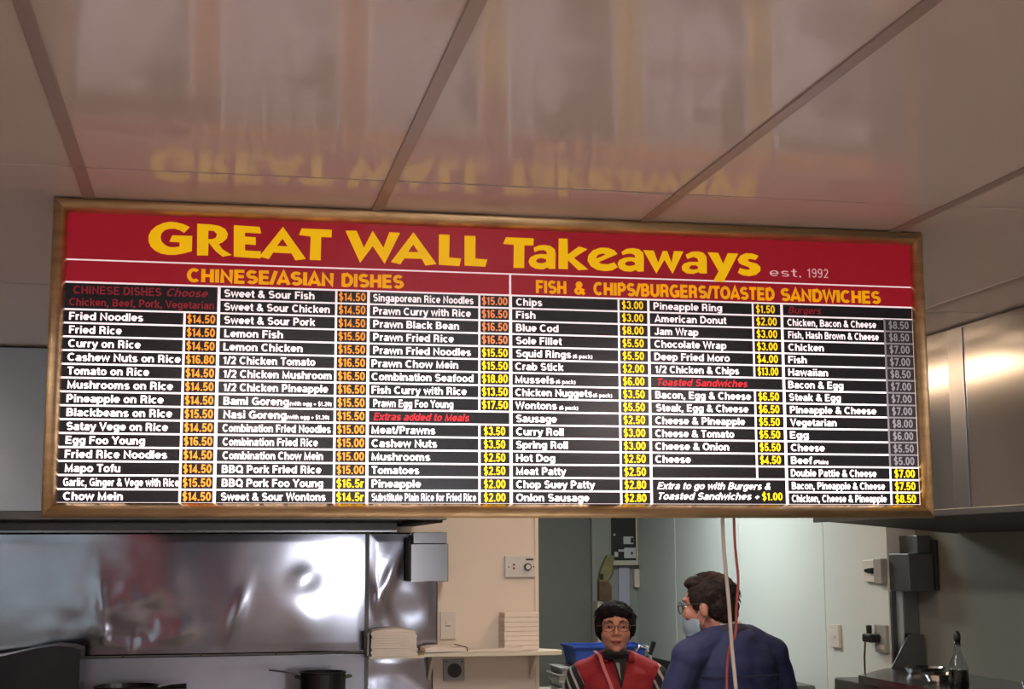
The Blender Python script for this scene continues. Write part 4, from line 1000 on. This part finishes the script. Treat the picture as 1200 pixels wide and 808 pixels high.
# hair
def strands(bm, fn, n, ln, r, seed):
    rs = random.Random(seed)
    for _ in range(n):
        p, nn, d = fn(rs)
        L_ = ln*rs.uniform(.5, 1.1)
        q = p+nn*L_*.35+d*L_
        tube(bm, [p-nn*.004, (p+q)/2+nn*L_*.15, q], [r, r*.8, r*.15], 4)
b = bmesh.new()
ell(b, (0, .022, .040), (.083, .096, .082))
ell(b, (0, .052, -.005), (.074, .064, .066))
ell(b, (0, .070, -.040), (.055, .040, .038))
for s in (-1, 1): ell(b, (s*.066, .005, .028), (.018, .050, .040)); ell(b, (s*.071, -.022, .008), (.008, .012, .022))
ell(b, (0, -.040, .088), (.055, .042, .026))
hair = remesh('hair', b, m_hairm, root, Hm, .0045, 1, lambda c: .004*noise.noise(c*38)+.003*noise.noise(Vector((c.x*160, c.y*160, c.z*30))))
b = bmesh.new()
def fm(rs):
    t = rs.uniform(0, 2*PI); ph = rs.uniform(.15, 1.9) if True else 0
    nn = Vector((math.sin(ph)*math.cos(t), math.sin(ph)*math.sin(t), math.cos(ph)))
    if nn.y < -.55 and nn.z < .45: nn.y *= -1
    p = Vector((.083*nn.x, .022+.096*nn.y, .040+.082*nn.z))
    d = Vector((rs.uniform(-.3, .3), -.7 if nn.z > .5 else .2, -.1 if nn.z > .5 else -.9)).normalized()
    return p, nn, d
strands(b, fm, 520, .020, .0016, 5)
put('hair_strands', b, m_hairm, root, Hm)['kind'] = 'stuff'
# face details (mostly turned away)
def glasses(root, Hx, m_, rr=.021, th=.0013, sep=.032, y=-.094, z=.002, arms=True):
    bm = bmesh.new()
    for s in (-1, 1):
        pts = [(s*sep+rr*1.18*math.cos(2*PI*k/22), y+.010*abs(math.cos(2*PI*k/22))*0+abs(s*sep+rr*math.cos(2*PI*k/22))*.12, z+rr*.9*math.sin(2*PI*k/22)) for k in range(23)]
        tube(bm, pts, th, 6)
        if arms: tube(bm, [(s*(sep+rr*1.18), y+.006, z+.006), (s*.080, y+.045, z+.008), (s*.083, -.002, z+.008), (s*.080, .016, z-.002)], th, 6)
    tube(bm, [(-sep+rr*1.1, y+.002, z+.003), (0, y-.004, z+.007), (sep-rr*1.1, y+.002, z+.003)], th, 6)
    g = put('glasses', bm, m_, root, Hx)
    return g
g = glasses(root, Hm, m_black, rr=.024, y=-.102, th=.0018); g['label'] = 'thin dark framed glasses'
def face(root, Hx, lipc):
    for s in (-1, 1):
        bm = bmesh.new(); ell(bm, (s*.031, -.0735, .004), (.0135, .010, .0052)); e1 = put('eye', bm, m_platew, root, Hx)
        bm = bmesh.new(); ell(bm, (s*.031, -.0825, .004), (.006, .003, .0050)); put('iris', bm, m_black, e1, Hx)
        bm = bmesh.new(); tube(bm, [(s*.015, -.083, .0045), (s*.024, -.0865, .0085), (s*.033, -.086, .0090), (s*.046, -.074, .004)], .003, 6); put('upper_eyelid', bm, m_skinw, root, Hx)
        bm = bmesh.new(); tube(bm, [(s*.014, -.0865, .024), (s*.028, -.087, .030), (s*.046, -.074, .026)], [.0022, .003, .0015], 6); put('eyebrow', bm, m_hairb, root, Hx)
    bm = bmesh.new(); ell(bm, (0, -.0865, -.058), (.021, .0065, .0045)); ell(bm, (0, -.0855, -.0655), (.017, .0065, .0045)); tubep = put('lips', bm, mat('lips', lipc, .5), root, Hx)
    bm = bmesh.new(); tube(bm, [(-.022, -.085, -.0625), (-.01, -.0925, -.0613), (.01, -.0925, -.0613), (.022, -.085, -.0625)], .0011, 5); put('mouth_line', bm, mat('mouth_dark', (88, 40, 40), .6), root, Hx)
face(root, Hm, (160, 90, 84))
# mask over nose and mouth with ear loops
def maskmesh(z0, z1, rx, ry, cy, cz, n=20, m=8):
    bm = bmesh.new(); g = []
    for j in range(m+1):
        f = j/m; row = []
        for i in range(n+1):
            t = PI+PI*i/n
            zz = z0+(z1-z0)*f
            bul = math.sin(PI*f)**.6
            row.append(bm.verts.new((rx*(0.9+.1*bul)*math.cos(t), cy+ry*(.82+.18*bul)*math.sin(t)-.0*f, zz)))
        g.append(row)
    for j in range(m):
        for i in range(n): bm.faces.new((g[j][i], g[j][i+1], g[j+1][i+1], g[j+1][i]))
    bmesh.ops.solidify(bm, geom=bm.faces[:], thickness=.002)
    bmesh.ops.recalc_face_normals(bm, faces=bm.faces)
    return bm
mk = put('face_mask', maskmesh(-.105, -.028, .062, .090, -.018, 0), m_mask, root, Hm); mk['label'] = 'pale face mask with dark lower edge'
bm = bmesh.new(); tube(bm, [(.055*math.cos(t), -.018+.078*math.sin(t), -.106) for t in [PI+PI*k/16 for k in range(17)]], .004, 6); put('mask_edge', bm, m_maskb, root, Hm)
for s in (-1, 1):
    bm = bmesh.new(); tube(bm, [(s*.058, -.03, -.04), (s*.074, -.01, -.02), (s*.082, .016, .0), (s*.080, .02, -.03), (s*.060, -.02, -.09)], .0012, 5); put('ear_loop', bm, m_mask, root, Hm)

# ---- the woman, facing the camera
wbs = Vector((1.905, 6.95, 0))
hcW = Vector((-.010, -.028, 1.275))
HTw = RZ(-2) @ RX(-3)
root, Mx = person('woman with short black hair and glasses in a red vest over striped sleeves', wbs, -10, 1.095, .74, hcW, HTw, 1.0,
    [((-.235, .0, .84), (-.17, -.20, .80), (.35, -1, 0)), ((.235, .0, .84), (.17, -.20, .80), (-.35, -1, 0))], dict(skin=m_skinw), dict(hs=1.06, hw=1.06))
Hw = Mx @ local(hcW, HTw, 1.06, 1.06)
zs = 1.095
# striped sleeves
m_str = bpy.data.materials.new('striped_sleeve'); m_str.use_nodes = True
nt = m_str.node_tree; bs = nt.nodes['Principled BSDF']; bs.inputs['Roughness'].default_value = .8
tc = nt.nodes.new('ShaderNodeTexCoord'); wv = nt.nodes.new('ShaderNodeTexWave'); wv.inputs['Scale'].default_value = 9; wv.inputs['Distortion'].default_value = 2.0; wv.inputs['Detail'].default_value = 1
mp = nt.nodes.new('ShaderNodeMapping'); mp.inputs['Rotation'].default_value = (0, .5, .4); nt.links.new(tc.outputs['Object'], mp.inputs[0]); nt.links.new(mp.outputs[0], wv.inputs[0])
cr = nt.nodes.new('ShaderNodeValToRGB'); cr.color_ramp.interpolation = 'CONSTANT'
cr.color_ramp.elements[0].color = lin((26, 26, 34)); cr.color_ramp.elements[1].position = .80; cr.color_ramp.elements[1].color = lin((176, 170, 172))
nt.links.new(wv.outputs[1], cr.inputs[0]); nt.links.new(cr.outputs[0], bs.inputs['Base Color'])
for s in (-1, 1):
    b = bmesh.new()
    sh = (s*.178, .008, zs-.05); el = (s*.238, .005, .84); wr = (s*.18, -.17, .805)
    cap(b, sh, el, .064, .058); cap(b, el, wr, .058, .046); cap(b, (s*.13, .01, zs-.03), sh, .05, .064)
    remesh('sleeve', b, m_str, root, Mx, .006, 2, wr_)['label'] = 'black sleeve with white stripes'
# red vest
b = bmesh.new()
ring_loft(b, [(0, .01, .66, .175, .135), (0, .01, .74, .178, .138), (0, .003, .88, .170, .132), (0, -.002, 1.0, .170, .135), (0, .004, 1.06, .162, .115), (0, .012, 1.10, .125, .085), (0, .014, 1.135, .075, .068)])
for s in (-1, 1): cap(b, (s*.05, .012, zs+.012), (s*.155, .01, zs-.04), .062, .070)
remesh('vest', b, m_red, root, Mx, .006, 3, wr_)['label'] = 'red zipped vest'
put('vest_collar', collar('c', (0, -.002, 1.118), -6, .088, .082, -.01, .035, .007, m_red, .55), m_red, root, Mx)
# dark shirt in the neck opening, hanging mask below the chin
bm = bmesh.new(); prism(bm, [(-.030, 1.135), (.034, 1.135), (.010, 1.01), (.003, 1.0)], 'y', -.139, -.120); put('shirt_front', bm, m_maskb, root, Mx, False)
bm = bmesh.new(); prism(bm, [(-.020, 1.12), (-.002, 1.12), (.004, 1.04)], 'y', -.143, -.1395); put('shirt_placket', bm, m_plateg, root, Mx, False)
# apron straps and bib
for (pts, nm) in (([(-.105, .01, 1.165), (-.088, -.070, 1.150), (-.072, -.120, 1.09), (-.045, -.142, 1.02), (-.028, -.150, .955)], 'apron_strap'),):
    bm = bmesh.new(); P = [Vector(p) for p in pts]; V = []
    for i, p in enumerate(P):
        V.append([bm.verts.new(p+Vector((dx, dy, 0))) for dx, dy in ((-.008, 0), (.008, 0), (.008, .003), (-.008, .003))])
    for a, c in zip(V, V[1:]):
        for i in range(4): bm.faces.new((a[i], a[(i+1) % 4], c[(i+1) % 4], c[i]))
    bm.faces.new(V[0][::-1]); bm.faces.new(V[-1]); bmesh.ops.recalc_face_normals(bm, faces=bm.faces)
    put(nm, bm, m_pink, root, Mx, False)
bm = bmesh.new(); ring = []
prism(bm, [(-.115, .62), (.125, .62), (.125, .90), (.10, .962), (-.04, .962), (-.09, .90)], 'y', -.156, -.150); put('apron_bib', bm, m_red, root, Mx, False)
bm = bmesh.new(); prism(bm, [(-.045, .985), (.035, .985), (.075, 1.0), (.075, .958), (-.045, .958)], 'y', -.161, -.1565); put('apron_patch', bm, mat('patch_pale', (196, 168, 168), .8), root, Mx, False)
# mask pulled under the chin
b = bmesh.new()
ell(b, (0, -.038, -.112), (.058, .050, .020)); ell(b, (0, -.026, -.128), (.056, .05, .018))
remesh('chin_mask', b, m_maskb, root, Hw, .005, 2)['label'] = 'black mask pulled under the chin'
face(root, Hw, (166, 92, 88))
g = glasses(root, Hw, mat('glasses_wire', (96, 74, 62), .3, metal=.7), rr=.0225, y=-.100, th=.0016); g['label'] = 'thin wire framed glasses'
# hair: short black crop with a fringe
b = bmesh.new()
ell(b, (0, .020, .038), (.084, .097, .085))
ell(b, (0, .045, -.012), (.080, .072, .070))
for s in (-1, 1):
    ell(b, (s*.070, -.014, .020), (.018, .040, .046)); ell(b, (s*.075, -.010, -.008), (.011, .020, .032))
ell(b, (-.012, -.052, .074), (.066, .036, .030)); ell(b, (.022, -.058, .062), (.046, .028, .020)); ell(b, (-.03, -.058, .058), (.034, .026, .018))
remesh('hair', b, m_hairb, root, Hw, .0045, 1, lambda c: .003*noise.noise(c*40)+.003*noise.noise(Vector((c.x*150, c.y*150, c.z*25))))
b = bmesh.new()
def fw(rs):
    t = rs.uniform(0, 2*PI); ph = rs.uniform(.1, 1.45)
    nn = Vector((math.sin(ph)*math.cos(t), math.sin(ph)*math.sin(t), math.cos(ph)))
    p = Vector((.084*nn.x, .020+.097*nn.y, .038+.085*nn.z))
    if nn.y < -.6 and nn.z < .35: p.z += .05
    return p, nn*.4, Vector((nn.x*.8, nn.y*.8, -.9)).normalized()
strands(b, fw, 420, .022, .0015, 8)
put('hair_strands', b, m_hairb, root, Hw)['kind'] = 'stuff'
